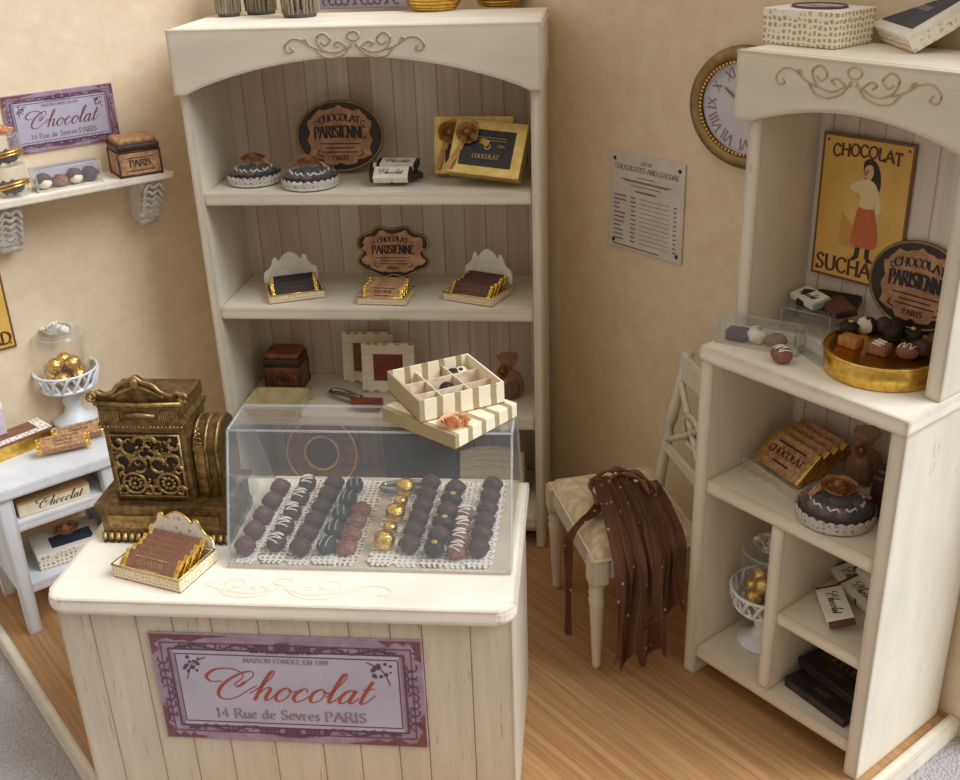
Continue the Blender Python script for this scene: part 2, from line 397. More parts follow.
# ------------------------------------------------------------------ lettering drawn with a broad nib
def C_(*p): return cr(p, 4)
GL = {  # advance, strokes, serif points
 'A': (.86, [[(.04, 0), (.42, 1)], [(.42, 1), (.82, 0)], [(.2, .36), (.66, .36)]], [(.04, 0), (.82, 0)]),
 'B': (.72, [[(.12, 0), (.12, 1)], C_((.12, 1), (.45, .98), (.55, .78), (.42, .56), (.12, .54)), C_((.12, .54), (.5, .5), (.64, .28), (.5, .03), (.12, 0))], []),
 'C': (.8, [C_((.72, .78), (.6, .95), (.38, 1), (.14, .8), (.08, .5), (.16, .18), (.4, 0), (.62, .06), (.74, .24))], []),
 'D': (.86, [[(.14, 0), (.14, 1)], C_((.14, 1), (.5, .98), (.76, .72), (.78, .42), (.62, .1), (.34, 0), (.14, 0))], [(.14, 0)]),
 'E': (.7, [[(.14, 0), (.14, 1)], [(.14, 1), (.6, 1), (.6, .85)], [(.14, .53), (.46, .53)], [(.14, 0), (.62, 0), (.64, .17)]], []),
 'F': (.66, [[(.14, 0), (.14, 1)], [(.14, 1), (.6, 1), (.6, .85)], [(.14, .53), (.46, .53)]], [(.14, 0)]),
 'H': (.9, [[(.14, 0), (.14, 1)], [(.76, 0), (.76, 1)], [(.14, .52), (.76, .52)]], [(.14, 0), (.14, 1), (.76, 0), (.76, 1)]),
 'I': (.36, [[(.18, 0), (.18, 1)]], [(.18, 0), (.18, 1)]),
 'L': (.66, [[(.14, 0), (.14, 1)], [(.14, 0), (.6, 0), (.62, .2)]], [(.14, 1)]),
 'M': (1.04, [[(.12, 0), (.16, 1)], [(.16, 1), (.52, .1)], [(.52, .1), (.88, 1)], [(.88, 1), (.92, 0)]], [(.12, 0), (.92, 0)]),
 'N': (.9, [[(.14, 0), (.14, 1)], [(.14, 1), (.76, 0)], [(.76, 0), (.76, 1)]], [(.14, 0), (.76, 1)]),
 'O': (.9, [cr([(.45, 1), (.16, .82), (.08, .5), (.16, .18), (.45, 0), (.74, .18), (.82, .5), (.74, .82)], 4, True)+[(.45, 1)]], []),
 'P': (.72, [[(.14, 0), (.14, 1)], C_((.14, 1), (.5, .98), (.64, .76), (.5, .5), (.14, .46))], [(.14, 0)]),
 'R': (.8, [[(.14, 0), (.14, 1)], C_((.14, 1), (.5, .98), (.6, .76), (.48, .54), (.14, .5)), [(.4, .5), (.76, 0)]], [(.14, 0), (.76, 0)]),
 'S': (.66, [C_((.56, .82), (.46, .97), (.26, .99), (.12, .8), (.22, .6), (.44, .46), (.56, .26), (.44, .04), (.22, .02), (.08, .2))], []),
 'T': (.76, [[(.38, 0), (.38, 1)], [(.08, .84), (.06, 1), (.7, 1), (.68, .84)]], [(.38, 0)]),
 'U': (.86, [C_((.14, 1), (.14, .4), (.24, .06), (.45, 0), (.66, .1), (.72, .4), (.72, 1))], [(.14, 1), (.72, 1)]),
 'V': (.84, [[(.06, 1), (.42, 0)], [(.42, 0), (.78, 1)]], [(.06, 1), (.78, 1)]),
 'X': (.8, [[(.08, 1), (.72, 0)], [(.08, 0), (.72, 1)]], []),
 'u': (.58, [C_((.1, .62), (.1, .2), (.2, .01), (.36, .06), (.46, .24)), [(.46, .62), (.46, 0)]], [(.46, 0)]),
 'e': (.54, [C_((.09, .34), (.44, .36), (.42, .56), (.27, .63), (.1, .5), (.07, .28), (.14, .08), (.3, 0), (.45, .12))], []),
 'd': (.6, [C_((.46, .5), (.3, .62), (.12, .5), (.07, .3), (.14, .06), (.28, 0), (.46, .16)), [(.46, 1), (.46, 0)]], []),
 'v': (.54, [[(.04, .62), (.27, 0)], [(.27, 0), (.5, .62)]], [(.04, .62), (.5, .62)]),
 'r': (.44, [[(.12, 0), (.12, .62)], C_((.12, .42), (.22, .6), (.38, .58))], [(.12, 0)]),
 's': (.44, [C_((.36, .5), (.24, .62), (.1, .52), (.14, .38), (.3, .26), (.36, .12), (.24, 0), (.07, .1))], []),
 '1': (.46, [[(.08, .78), (.24, 1), (.24, 0)]], [(.24, 0)]),
 '4': (.66, [[(.44, 0), (.44, 1), (.06, .32), (.6, .32)]], []),
 '7': (.58, [[(.08, .84), (.08, 1), (.54, 1), (.22, 0)]], []),
 '8': (.6, [cr([(.3, 1), (.1, .78), (.3, .54), (.52, .26), (.3, 0), (.08, .26), (.3, .54), (.5, .78)], 4, True)+[(.3, 1)]], []),
 '9': (.6, [C_((.5, .7), (.3, .46), (.1, .66), (.16, .92), (.36, 1), (.52, .74), (.46, .3), (.2, 0))], []),
 '&': (.8, [C_((.74, .4), (.5, .05), (.22, 0), (.1, .24), (.42, .62), (.44, .9), (.28, .98), (.2, .76), (.74, 0))], []),
 '.': (.3, [[(.1, .02), (.18, .06)]], []),
}
def twid(t, h, track=0): return sum((GL[c][0]+track if c in GL else .38)*h for c in t)
def text(g, t, x, z, h, y=-.001, nib=.15, align='c', track=0, M=None, thin=.3, wob=None, arch=0, angle=18, sx=1):
    W = twid(t, h, track)*sx; cx = x-(W/2 if align == 'c' else W if align == 'r' else 0); x0 = cx
    na = rad(angle)
    for ch in t:
        if ch not in GL: cx += .38*h*sx; continue
        adv, st, ser = GL[ch]
        lift = arch*(1-((cx+adv*h*sx/2-x)/(W/2 or 1))**2) if arch else 0
        for q in st:
            if len(q) == 2 or len(q) == 3:
                qq = []
                for i in range(len(q)-1):
                    for k in range(3): qq.append((q[i][0]+(q[i+1][0]-q[i][0])*k/3, q[i][1]+(q[i+1][1]-q[i][1])*k/3))
                q = qq+[q[-1]]
            P = [(cx+p[0]*h*sx, z+lift+p[1]*h) for p in q]; w = []
            for i in range(len(P)):
                a = P[max(0, i-1)]; b = P[min(len(P)-1, i+1)]; an = math.atan2(b[1]-a[1], b[0]-a[0])
                w.append(h*nib*max(thin, abs(math.sin(an-na))))
            g.ribbon(P, w, y, M)
        for p in ser: g.ribbon([(cx+(p[0]-.13)*h*sx, z+lift+p[1]*h), (cx+(p[0]+.13)*h*sx, z+lift+p[1]*h)], h*nib*.45, y-.00005, M)
        cx += (adv+track)*h*sx

SCRIPT = {  # copperplate letters, x height 1
 'C': (2.3, [[(1.5, 1.35), (1.78, 1.75), (1.62, 2.12), (1.1, 2.0), (.55, 1.45), (.28, .8), (.4, .25), (.85, .02), (1.4, .2), (1.85, .75), (2.2, 1.1)],
             [(1.5, 1.35), (1.2, .98), (1.0, 1.2), (1.25, 1.62), (1.1, 2.0), (.4, 2.3), (-.4, 2.2), (-.72, 1.7), (-.35, 1.32), (.2, 1.36)]]),
 'h': (1.1, [[(-.3, .5), (.2, 1.15), (.5, 1.75), (.52, 2.15), (.36, 2.15), (.24, 1.6), (.16, .7), (.12, 0)], [(.13, .3), (.38, .85), (.62, 1.0), (.72, .8), (.66, .35), (.74, .05), (.92, .12), (1.1, .45)]]),
 'o': (.98, [[(.45, 1.0), (.18, .78), (.08, .4), (.2, .06), (.46, .02), (.7, .3), (.74, .7), (.56, .98), (.45, 1.0)], [(.62, .9), (.8, .72), (1.05, .8)]]),
 'c': (.9, [[(.68, .72), (.58, .98), (.34, .92), (.12, .6), (.1, .25), (.3, .0), (.6, .12), (.92, .5)]]),
 'l': (.62, [[(-.1, .4), (.25, 1.05), (.48, 1.75), (.48, 2.15), (.32, 2.12), (.2, 1.5), (.14, .5), (.2, .05), (.38, .1), (.62, .5)]]),
 'a': (1.05, [[(.68, .72), (.5, 1.0), (.22, .82), (.08, .42), (.16, .05), (.36, .04), (.6, .4), (.7, .85)], [(.72, 1.0), (.64, .35), (.7, .05), (.86, .1), (1.05, .45)]]),
 't': (.7, [[(.2, .8), (.32, 1.6)], [(.33, 1.7), (.2, .6), (.22, .1), (.38, .04), (.62, .3), (.8, .7)], [(0, 1.08), (.62, 1.16)]]),
}
def script(g, t, x, z, xh, y=-.001, M=None, slant=.42, nib=.23, align='c', sx=1.0):
    W = sum(SCRIPT[c][0] for c in t)*xh*sx; cx = x-W/2 if align == 'c' else x
    for ch in t:
        adv, sts = SCRIPT[ch]
        for q in sts:
            q = cr(q, 6); P = [(cx+(p[0]+slant*p[1])*xh*sx-slant*.5*xh, z+p[1]*xh) for p in q]; w = []
            for i in range(len(P)):
                a = q[max(0, i-1)]; b = q[min(len(q)-1, i+1)]; d = math.hypot(b[0]-a[0], b[1]-a[1]) or 1
                w.append(xh*(.07+nib*max(0, -(b[1]-a[1])/d)**1.3))
            g.ribbon(P, w, y, M)
        cx += adv*xh*sx
def scroll(g, w, y=0, tub=None, M=None, wid=.006):
    """the carved scroll: two mirrored tendrils round a small ring"""
    k = w/2
    lines = [[(.02, .02), (.12, -.02), (.26, -.1), (.44, -.04), (.52, .16), (.42, .26), (.33, .14), (.4, .04), (.46, .1)],
             [(.1, -.0), (.2, .1), (.27, .06), (.22, -.0)], [(.3, -.2), (.14, -.12), (.03, .08)],
             [(.44, -.06), (.6, .02), (.74, .14), (.88, .16), (.98, .04), (.95, -.08), (.87, -.06), (.9, .02)], [(.64, .05), (.68, .16), (.72, .13)], [(.3, -.2), (.46, -.16), (.56, -.0)]]
    for sg in (-1, 1):
        for L in lines:
            P = [(sg*p[0]*k, p[1]*k) for p in cr(L, 5)]
            if tub: g.tube([(p[0], y, p[1]) for p in P], tub, 5, M=M)
            else: g.ribbon(P if sg > 0 else P[::-1], wid, y, M)
    P = arc(0, .2*k, .085*k, 0, 360, 16)
    if tub: g.tube([(p[0], y, p[1]) for p in P[:-1]], tub, 5, True, M=M)
    else: g.ribbon(P, wid, y, M)
TOPM = Matrix.Rotation(rad(-90), 4, 'X')   # lays an xz drawing down on a top: z -> +y, front -y -> up
TOPM = Matrix(((1, 0, 0, 0), (0, 0, 1, 0), (0, -1, 0, 0), (0, 0, 0, 1)))

# ================================================================== the setting
XW, YW = -3.96, 2.73
def struct(name, g, m, **k): return obj(name, g, m, kind='structure', **k)
struct('floor', G().box(XW, -1.2, .56, YW, -.04, 0), 'floor_boards')
struct('wall_left', G().box(XW-.08, XW, .53, YW+.08, -.04, 2.75), 'parchment_wall')
struct('wall_right', G().box(XW, -1.06, YW, YW+.09, -.06, 2.75), 'parchment_wall')
struct('trim_1', G().box(XW-.08, -1.16, .527, .56, -.06, .006, .006), 'white_paint_edge')
struct('trim_2', G().box(-1.2, -1.165, .56, YW, -.06, .01, .004), 'white_paint_wide')
struct('ground', G().box(-6.5, 3, -2.5, 5, -.1, -.06), 'grey_cloth')

# ================================================================== bookcase
BR = 45.2
BO = Vector((-2.746, 2.402, 0)) - 1.243*Vector((math.cos(rad(BR)), math.sin(rad(BR)), 0))
FB = frame(BO, BR); BW, BD, BH = 1.243, .43, 2.01
bc = thing('bookcase', 'tall cream painted bookcase with an arched top standing across the corner', 'bookcase', BO, BR)
t = .034
obj('side_panel', G().box(0, t, 0, BD, 0, 1.9, .006), 'white_paint', bc)
obj('side_panel', G().box(BW-t, BW, 0, BD, 0, 1.9, .006), 'white_paint', bc)
obj('back_panel', G().box(t, BW-t, BD-.02, BD, .06, 1.95), 'stained_planks', bc, label='back panel of stained vertical boards')
BZ = (1.447, 1.012, .569, .13)
for z in BZ: obj('shelf', G().box(t, BW-t, .006, BD-.02, z-.045, z, .006), 'white_paint_wide', bc)
obj('plinth', G().box(t, BW-t, .03, .05, .06, .09), 'white_paint_wide', bc)
ap = [(-.006, 1.795), (-.006, BH), (BW+.006, BH), (BW+.006, 1.795), (BW-.035, 1.795)] + [(BW-.035-(BW-.07)*i/24, 1.795+.118*math.sin(PI*i/24)**.8) for i in range(1, 24)] + [(.035, 1.795)]
cor = obj('cornice', G().prism(ap[::-1], -.028, .0, b=.004), 'white_paint_wide', bc)
g = G(); scroll(g, .475, -.0285, .0042, Matrix.Translation((BW/2+.012, 0, 1.946)) @ Matrix.Diagonal((1, 1, .72, 1))); obj('carved_scroll', g, 'scroll_relief', cor, label='raised curling scroll')
obj('top_board', G().box(-.006, BW+.006, -.001, BD, 1.975, BH, .004), 'white_paint_lit_top', bc)
for x in (-.004, BW-t+.004): obj('cornice_return', G().box(x, x+t, .0, BD, 1.795, 1.975, .004), 'white_paint', cor)

def onB(px, py, z): return atz(px, py, z)

# ================================================================== right cabinet
FC = Vector((-1.895, 2.269, 0))
cb = thing('display_cabinet', 'white painted open cabinet with stepped upper case beside the wall', 'cabinet', FC)
W_, D_ = .667, .435; t = .045
obj('side_panel', G().box(0, t, 0, D_, 0, 1.135, .006), 'white_paint', cb)
obj('side_panel', G().box(W_-t, W_, 0, D_, 0, 1.135, .006), 'white_paint', cb)
obj('back_panel', G().box(t, W_-t, D_-.02, D_, .06, 1.14), 'stained_planks', cb)
obj('counter_board', G().box(-.004, W_+.004, -.008, D_, 1.132, 1.178, .008), 'white_paint_lit_top', cb)
obj('shelf', G().box(t, W_-t, .004, D_-.02, .70, .744, .006), 'white_paint_wide', cb)
obj('shelf', G().box(t, W_-t, .004, D_-.02, .075, .118, .006), 'white_paint_wide', cb)
DX = .315
obj('divider', G().box(DX-.021, DX+.021, .004, D_-.02, .118, .70, .005), 'white_paint', cb)
obj('shelf', G().box(DX+.021, W_-t, .01, D_-.02, .372, .412, .005), 'white_paint_wide', cb)
UY = .142
ux0, ux1 = .0, W_-.004
obj('upper_side', G().box(ux0, ux0+t, UY, D_, 1.178, 1.9, .006), 'white_paint', cb)
obj('upper_side', G().box(ux1-t, ux1, UY, D_, 1.178, 1.9, .006), 'white_paint', cb)
obj('upper_back', G().box(ux0+t, ux1-t, D_-.02, D_, 1.178, 1.95), 'stained_planks', cb, label='back panel of stained vertical boards')
ap = [(ux0-.03, 1.805), (ux0-.03, 1.99), (ux1+.03, 1.99), (ux1+.03, 1.805), (ux1-.03, 1.805)] + [(ux1-.03-(ux1-ux0-.06)*i/20, 1.805+.058*math.sin(PI*i/20)**.8) for i in range(1, 20)] + [(ux0+.03, 1.805)]
cor = obj('cornice', G().prism(ap[::-1], UY-.03, UY-.002, b=.004), 'white_paint_wide', cb)
g = G(); scroll(g, .47, UY-.0305, .0032, Matrix.Translation((.335, 0, 1.93)) @ Matrix.Diagonal((1, 1, .72, 1))); obj('carved_scroll', g, 'scroll_relief', cor, label='raised curling scroll')
obj('top_board', G().box(ux0-.03, ux1+.03, UY-.003, D_, 1.955, 1.99, .004), 'white_paint_lit_top', cb)
for x in (ux0-.03, ux1+.005): obj('cornice_return', G().box(x, x+.025, UY, D_, 1.805, 1.955, .003), 'white_paint', cor)

# ================================================================== counter
KR = 46.3
KO = Vector((-2.559, .516, 0)); FK = frame(KO, KR); KH = .75; KW, KD = 1.222, .665
kc = thing('shop_counter', 'cream boarded counter with a rounded pale top and a lilac sign', 'counter', KO, KR)
g = G(); n = 11
r2 = random.Random(4); xs = [-.01+(KW-.002)*min(1, max(0, (i+(r2.random()-.5)*.45*(0 < i < n))/n)) for i in range(n+1)]
for i in range(n): g.box(xs[i]+.0004, xs[i+1]-.0004, .03, .06, 0, KH-.042, .0022)
obj('front_panel', g, 'counter_planks', kc)
for nm, x0 in (('left', -.01), ('right', KW-.042)):
    g = G(); m = 6
    for i in range(m):
        a = .06+(KD-.08)*i/m; b = .06+(KD-.08)*(i+1)/m
        g.box(x0, x0+.03, a+.0004, b-.0004, 0, KH-.042, .0022)
    obj('side_panel', g, 'counter_planks', kc)
obj('back_panel', G().box(.042, KW-.042, KD-.05, KD-.02, 0, KH-.042), 'counter_planks', kc)
rc = .05
KL = -.026
poly = arc(KL+rc, rc, rc, 180, 270, 6)+arc(KW-rc, rc, rc, 270, 360, 6)+[(KW, KD), (KL, KD)]
top = obj('counter_top', G().prism(poly, KH-.042, KH, 'xy', b=.012), ['white_paint_lit_top'], kc, label='pale worn top with rounded front corners')
g = G(); scroll(g, .6, -(KH+.0008), None, Matrix.Translation((.60, .07, 0)) @ TOPM @ Matrix.Diagonal((1, 1, .6, 1)), .006); obj('painted_scroll', g, 'scroll_ochre', top, label='faint ochre painted scroll')

def shop_sign(name, W, H, label, loc, rz=0, tilt=0, th=.006, ink='ink_rust'):
    T = thing(name, label, 'sign', loc, rz, tilt)
    k = W/.74
    obj('plate', G().box(-W/2, W/2, -th/2, th/2, 0, H, .0015), 'sign_border', T)
    e = -th/2-.0004
    g = G(); a = .012*k; b = .062*k
    def rect(g, m, w, y):
        g.ribbon([(-W/2+m, m), (W/2-m, m)], w, y); g.ribbon([(-W/2+m, H-m), (W/2-m, H-m)], w, y)
        g.ribbon([(-W/2+m, m), (-W/2+m, H-m)], w, y); g.ribbon([(W/2-m, m), (W/2-m, H-m)], w, y)
    g.disc([(-W/2+a, a*1.4), (W/2-a, a*1.4), (W/2-a, H-a*1.4), (-W/2+a, H-a*1.4)], e)
    obj('border', g, 'sign_border', T)
    r2 = random.Random(9)
    for sx_ in (-1, 1):
        for sz_ in (0, 1):
            wx, wz = W*(.3 if (sx_ < 0) == (sz_ > 0) else .16), H*(.2 if sz_ else .32); a_ = .004*k; t_ = .03*k
            P = [(a_, a_), (wx, a_)]+[(wx-(wx-t_)*i/9, a_+t_*(.15+.65*r2.random())*(.35+.65*min(1, i/3))) for i in range(1, 10)]+[(a_+t_*(.2+.65*r2.random())*(.35+.65*min(1, (8-i)/3)), t_+(wz-t_)*i/7) for i in range(1, 7)]+[(a_, wz)]
            P = [(sx_*(W/2-p[0]), H-p[1] if sz_ else p[1]) for p in P]
            g = G(); g.disc(P, e-.0006); obj('rust_patch', g, 'sign_rust', T, label='rusty corner patch')
    g = G(); g.disc([(-W/2+b, b*.75), (W/2-b, b*.75), (W/2-b, H-b*.75), (-W/2+b, H-b*.75)], e-.0010); obj('panel', g, 'sign_lilac', T)
    g = G(); y = e-.0016
    rect(g, .066*k, .0035*k, y); rect(g, .05*k, .006*k, y); rect(g, .03*k, .003*k, y)
    r2 = random.Random(3)
    for sg in (-1, 1):                       # sprigs in the corners, tendrils along the edges
        for q in range(16):
            cx, cz = sg*(W/2-(.085+.05*r2.random())*k), H-(.075+.05*r2.random())*k
            g.disc(arc(cx, cz, (.003+.004*r2.random())*k, 0, 360, 7)[:-1], y)
        g.ribbon(cr([(sg*(W/2-.15*k), H-.075*k), (sg*(W/2-.11*k), H-.1*k), (sg*(W/2-.09*k), H-.15*k)], 5), .003*k, y)
        for q in range(9):
            zc = H*(.2+.07*q); g.ribbon(arc(sg*(W/2-.03*k), zc, .014*k, 30+q*60, 280+q*60, 8), .004*k, y)
    for zc, c in ((H-.045*k, 1), (.04*k, -1)):
        for q in range(-8, 9):
            wq = (1-abs(q)/9); g.ribbon(arc(q*.011*k, zc+c*.006*k*wq, (.008+.008*wq)*k, q*70, q*70+250, 8), .005*k, y)
        for sg in (-1, 1):
            g.ribbon(cr([(sg*.08*k, zc), (sg*.13*k, zc+.012*k), (sg*.18*k, zc-.006*k), (sg*.24*k, zc+.008*k), (sg*.3*k, zc)], 6), .006*k, y)
            for q in range(7): g.ribbon(arc(sg*(.11+.028*q)*k, zc+.006*k, .009*k, q*80, q*80+220, 6), .004*k, y)
    obj('ornament', g, 'sign_ink', T)
    g = G(); script(g, 'Chocolat', .005*k, H*.40, H*.128, y-.0002, sx=1.1, nib=.14); obj('script_lettering', g, ink, T)
    g = G(); text(g, '14 Rue de Sevres PARIS', -.005*k, H*.225, H*.09, y-.0002, nib=.17, track=.04); obj('address_lettering', g, 'ink_grey', T); g = G()
    text(g, 'MAISON FONDEE EN 1789', 0, H*.755, H*.042, y-.0002, nib=.17, track=.05)
    obj('founding_lettering', g, 'ink_grey', T)
    return T
P = FK @ Vector((.604, .0265, .275))
shop_sign('shop_sign', .738, .362, 'large lilac framed sign in script lettering on the counter front', P, KR)

# ================================================================== acrylic case on the counter
a3 = [FK @ Vector(p) for p in ((.425, .165, KH), (1.2, .165, KH))]
cs = thing('display_case', 'clear acrylic case with a sloping front over the rows of chocolates on the counter', 'display case', FK @ Vector((0, 0, KH)), KR)
x0, x1 = .432, 1.2; yb0, yb1, yt0, zt = .165, .455, .30, .352; th = .006
obj('base_board', G().box(x0-.0, x1, yb0, KD-.008, .0005, .009), 'base_card', cs, label='beige base board')
g = G().grid(lambda u, v: (x0+u*(x1-x0), yb0+v*(yt0-yb0), .009+v*(zt-.009)), 1, 1, smooth=False)
def pane(g4, nm='pane', mat='acrylic'):
    g = G(); n = (Vector(g4[1])-Vector(g4[0])).cross(Vector(g4[2])-Vector(g4[0])).normalized()*th
    t_ = bmesh.new(); A = [t_.verts.new(Vector(p)) for p in g4]; B = [t_.verts.new(Vector(p)+n) for p in g4]; m = len(g4)
    t_.faces.new(A); t_.faces.new(B[::-1])
    for i in range(m): t_.faces.new((A[i], B[i], B[(i+1) % m], A[(i+1) % m]))
    g._merge(t_); return obj(nm, g, mat, cs)
pane([(x0, yb0, .009), (x1, yb0, .009), (x1, yt0, zt), (x0, yt0, zt)], 'front_pane')
pane([(x0, yt0, zt), (x1, yt0, zt), (x1, yb1, zt), (x0, yb1, zt)], 'top_pane')
pane([(x0, yb0, .009), (x0, yt0, zt), (x0, yb1, zt), (x0, KD-.02, .009)], 'side_pane')
pane([(x1, yb0, .009), (x1, KD-.02, .009), (x1, yb1, zt), (x1, yt0, zt)], 'side_pane')
g = G()
for A, B in (((x0, yt0, zt), (x1, yt0, zt)), ((x0, yb0, .009), (x0, yt0, zt)), ((x1, yb0, .009), (x1, yt0, zt)), ((x0, yt0, zt), (x0, yb1, zt)), ((x1, yt0, zt), (x1, yb1, zt)), ((x0, yb0, .011), (x1, yb0, .011)), ((x1, yb1, zt), (x1, KD-.02, .009)), ((x0, yb1, zt), (x1, yb1, zt))):
    g.tube([A, B], .0035, 6)
obj('polished_edge', g, 'acrylic_edge', cs)

# ================================================================== left side table
TZ = .598
TO = Vector((-3.545, .625, 0)); FT = frame(TO, 90)       # local x runs along the wall, y towards it
tb = thing('side_table', 'small white painted side table with two shelves against the shop wall', 'table', TO, 90)
TL, TD = .45, .37
obj('table_top', G().box(-.03, TL, -.012, TD, TZ-.04, TZ, .008), 'white_paint_cool_lit', tb)
for xx in (.0, TL-.085):
    for yy in (.0, TD-.06):
        q = [(xx, 0), (xx+.042, 0), (xx+.05, TZ-.04), (xx-.006, TZ-.04)]
        obj('leg', G().prism(q, yy, yy+.045, b=.004), 'white_paint_cool_lit', tb)
for z, nm in ((.452, 'shelf'), (.2, 'shelf')):
    obj(nm, G().box(.04, TL-.07, .002, TD-.02, z-.034, z, .004), 'white_paint_cool_lit', tb)
obj('side_board', G().box(.006, .02, .04, TD-.05, .15, TZ-.04), 'white_paint_cool_lit', tb)
obj('side_board', G().box(TL-.07, TL-.055, .04, TD-.05, .15, TZ-.04), 'white_paint_cool_lit', tb)

# ================================================================== wall shelf
SZ = 1.507; SXF = -3.76
sh = thing('wall_shelf', 'narrow white shelf on two carved plaster brackets on the wall', 'shelf', (XW, .55, SZ), 0)
obj('shelf_board', G().box(.0, SXF-XW, .0, .965, -.022, 0, .004), 'white_paint_lit_top', sh)
def bracket(y):
    pr = [(0, 0), (.15, 0), (.155, -.03), (.13, -.055), (.12, -.085), (.1, -.12), (.085, -.155), (.05, -.175), (0, -.18)]
    b = obj('bracket', G().prism([(p[0], p[1]-.022) for p in pr], y, y+.09, 'xz', b=.006), 'plaster', sh, label='carved plaster bracket')
    g = G()
    for k in range(5):
        z = -.055-.026*k; x = .160-.018*k
        for sg in (-1, 1): g.tube(cr([(x, y+.045, z), (x+.006, y+.045+sg*.02, z+.014), (x-.004, y+.045+sg*.038, z-.016)], 4), [.009-.0005*i for i in range(9)], 5)
    g.tube([(.05, y+.01, -.187), (.05, y+.08, -.187)], .024, 10)
    obj('carved_leaves', g, 'plaster', b)
bracket(.85); bracket(.34)
P = atp(66, 146, (XW+.008, 0, 0), (1, 0, 0))
shop_sign('wall_sign', .39, .20, 'small lilac framed sign hanging on the wall above the shelf', (XW+.005, 1.216, 1.615), 90, 0, ink='sign_rust')

# ================================================================== chair
CR_ = -25.6; F2 = Vector((-2.515, 2.255, 0)); FH = frame(F2, CR_)
ch = thing('dining_chair', 'white painted chair with a cream padded seat between bookcase and cabinet', 'chair', F2, CR_)
CW, CDp, CS = .474, .365, .442
legp = [(.0, 0), (.011, 0), (.016, .02), (.014, .03), (.018, .1), (.026, .26), (.03, .285), (.024, .295), (.03, .31), (.024, .325), (.03, .34), (.032, .35)]
for x in (0, CW):
    g = G(Matrix.Translation((x, 0, 0))).lathe(legp, 12); g.box(-.031, .031, -.031, .031, .35, CS, .004); obj('front_leg', g, 'white_paint', ch)
for x in (.10, CW-.03):
    g = G(); g.tube(cr([(x, CDp+.02, 0), (x, CDp-.01, .25), (x, CDp-.01, CS), (x, CDp+.026, .7), (x, CDp+.08, .955)], 5), .02, 8); obj('back_post', g, 'white_paint', ch)
obj('seat_frame', G().box(-.02, CW+.024, -.018, CDp, CS-.075, CS, .008), 'white_paint', ch)
def seatf(u, v):
    x = -.022+u*(CW+.05); y = -.016+v*(CDp+.011); e = min(u, 1-u, v, 1-v); return (x, y, CS+.052*min(1, e*7)**.5)
g = G().grid(seatf, 24, 22); st = obj('seat', g, 'upholstery', ch, label='cream quilted seat pad')
g = G().tube([(-.021, -.018, CS+.004), (CW+.027, -.018, CS+.004), (CW+.027, CDp-.006, CS+.004), (-.021, CDp-.006, CS+.004)], .005, 6, True); obj('piping', g, 'scroll_ochre', st)
g = G(); g.box(.075, CW-.01, CDp+.05, CDp+.078, .85, .945, .012); obj('top_rail', g, 'white_paint', ch)
obj('lower_rail', G().box(.10, CW-.03, CDp-.001, CDp+.019, .585, .625, .006), 'white_paint', ch)
g = G()
for a, b in (((.11, .63), (CW-.05, .85)), ((CW-.05, .63), (.11, .85))):
    g.tube(cr([(a[0], CDp+.01, a[1]), (CW/2+.03, CDp+.03, .73), (b[0], CDp+.05, b[1])], 5), .012, 6)
g.tube([(CW/2+.03+.07*math.cos(2*PI*k/20), CDp+.03, .73+.055*math.sin(2*PI*k/20)) for k in range(20)], .01, 6, True)
obj('cross_splat', g, 'white_paint', ch)

# the brown cloth on the chair
AO = Vector((.40, .14, CS+.054))
dr = thing('draped_apron', 'brown dotted apron with long ties thrown over the padded chair seat', 'apron', FH @ AO, CR_)
ZS = CS+.058; XE = CW+.046
def panel(y0, y1, hem, ph, dx, gy0, gy1, nf, xs0=.21, hump=.05, hslope=0):
    def f(u, v):
        fold = 1.7*noise.noise(Vector((u*nf+ph, v*1.1, ph)))+.9*noise.noise(Vector((u*nf*2.3+ph, v*1.8, ph+3)))+.35*math.sin(u*nf*9+ph)
        if v < .34:
            q = v/.34; x = xs0+(XE-.012-xs0)*q; a, b = gy0+(y0-gy0)*q, gy1+(y1-gy1)*q
            y = a+(b-a)*u; z = ZS+.014+hump*math.sin(PI*min(1, .25+q*.75))*(1-.35*u)+(.006+.010*q)*(fold+1.1)+dx
        else:
            q = (v-.34)/.66; sw = .044+.008*q
            h_ = hem+hslope*u+.06*noise.noise(Vector((u*5+ph, 1, 2)))+.02*fold
            y = y0+(y1-y0)*u+.014*math.sin(q*3+u*4)*q+.012*noise.noise(Vector((u*9, q*2, ph)))
            z = ZS+.014-(ZS+.014-h_)*q
            x = XE+dx+.010*min(1, q*9)+(sw*.5)*min(1, q*6)*(max(-1.3, fold)+1.35)
            z += .015*(fold+1.1)*max(0, 1-q*7)
            if q < .1: x -= .02*(1-q*10)**2
        return (x-AO.x, y-AO.y, z-AO.z)
    g = G().grid(f, 110, 56); bmesh.ops.solidify(g.bm, geom=g.bm.faces[:], thickness=.003)
    return g
obj('skirt_panel', panel(.10, .272, .17, .6, .0, .10, .30, 3.6, hump=.035, hslope=.09), 'dotted_brown_cloth', dr)
obj('skirt_panel', panel(.012, .185, .10, 2.1, .03, .05, .2, 4.6), 'dotted_brown_cloth', dr)
g = G()
def wrap(pts, w):
    P = cr(pts, 8); m = len(P)
    return g.grid(lambda u, v: tuple(Vector(P[min(m-1, int(round(u*(m-1))))][:3]) - AO + Vector((.9*w, .5*w, 0))*(v-.5)*(1+.25*math.sin(u*13)) + Vector((0, 0, .005*math.sin(v*PI*2+u*9)))), m-1, 4)
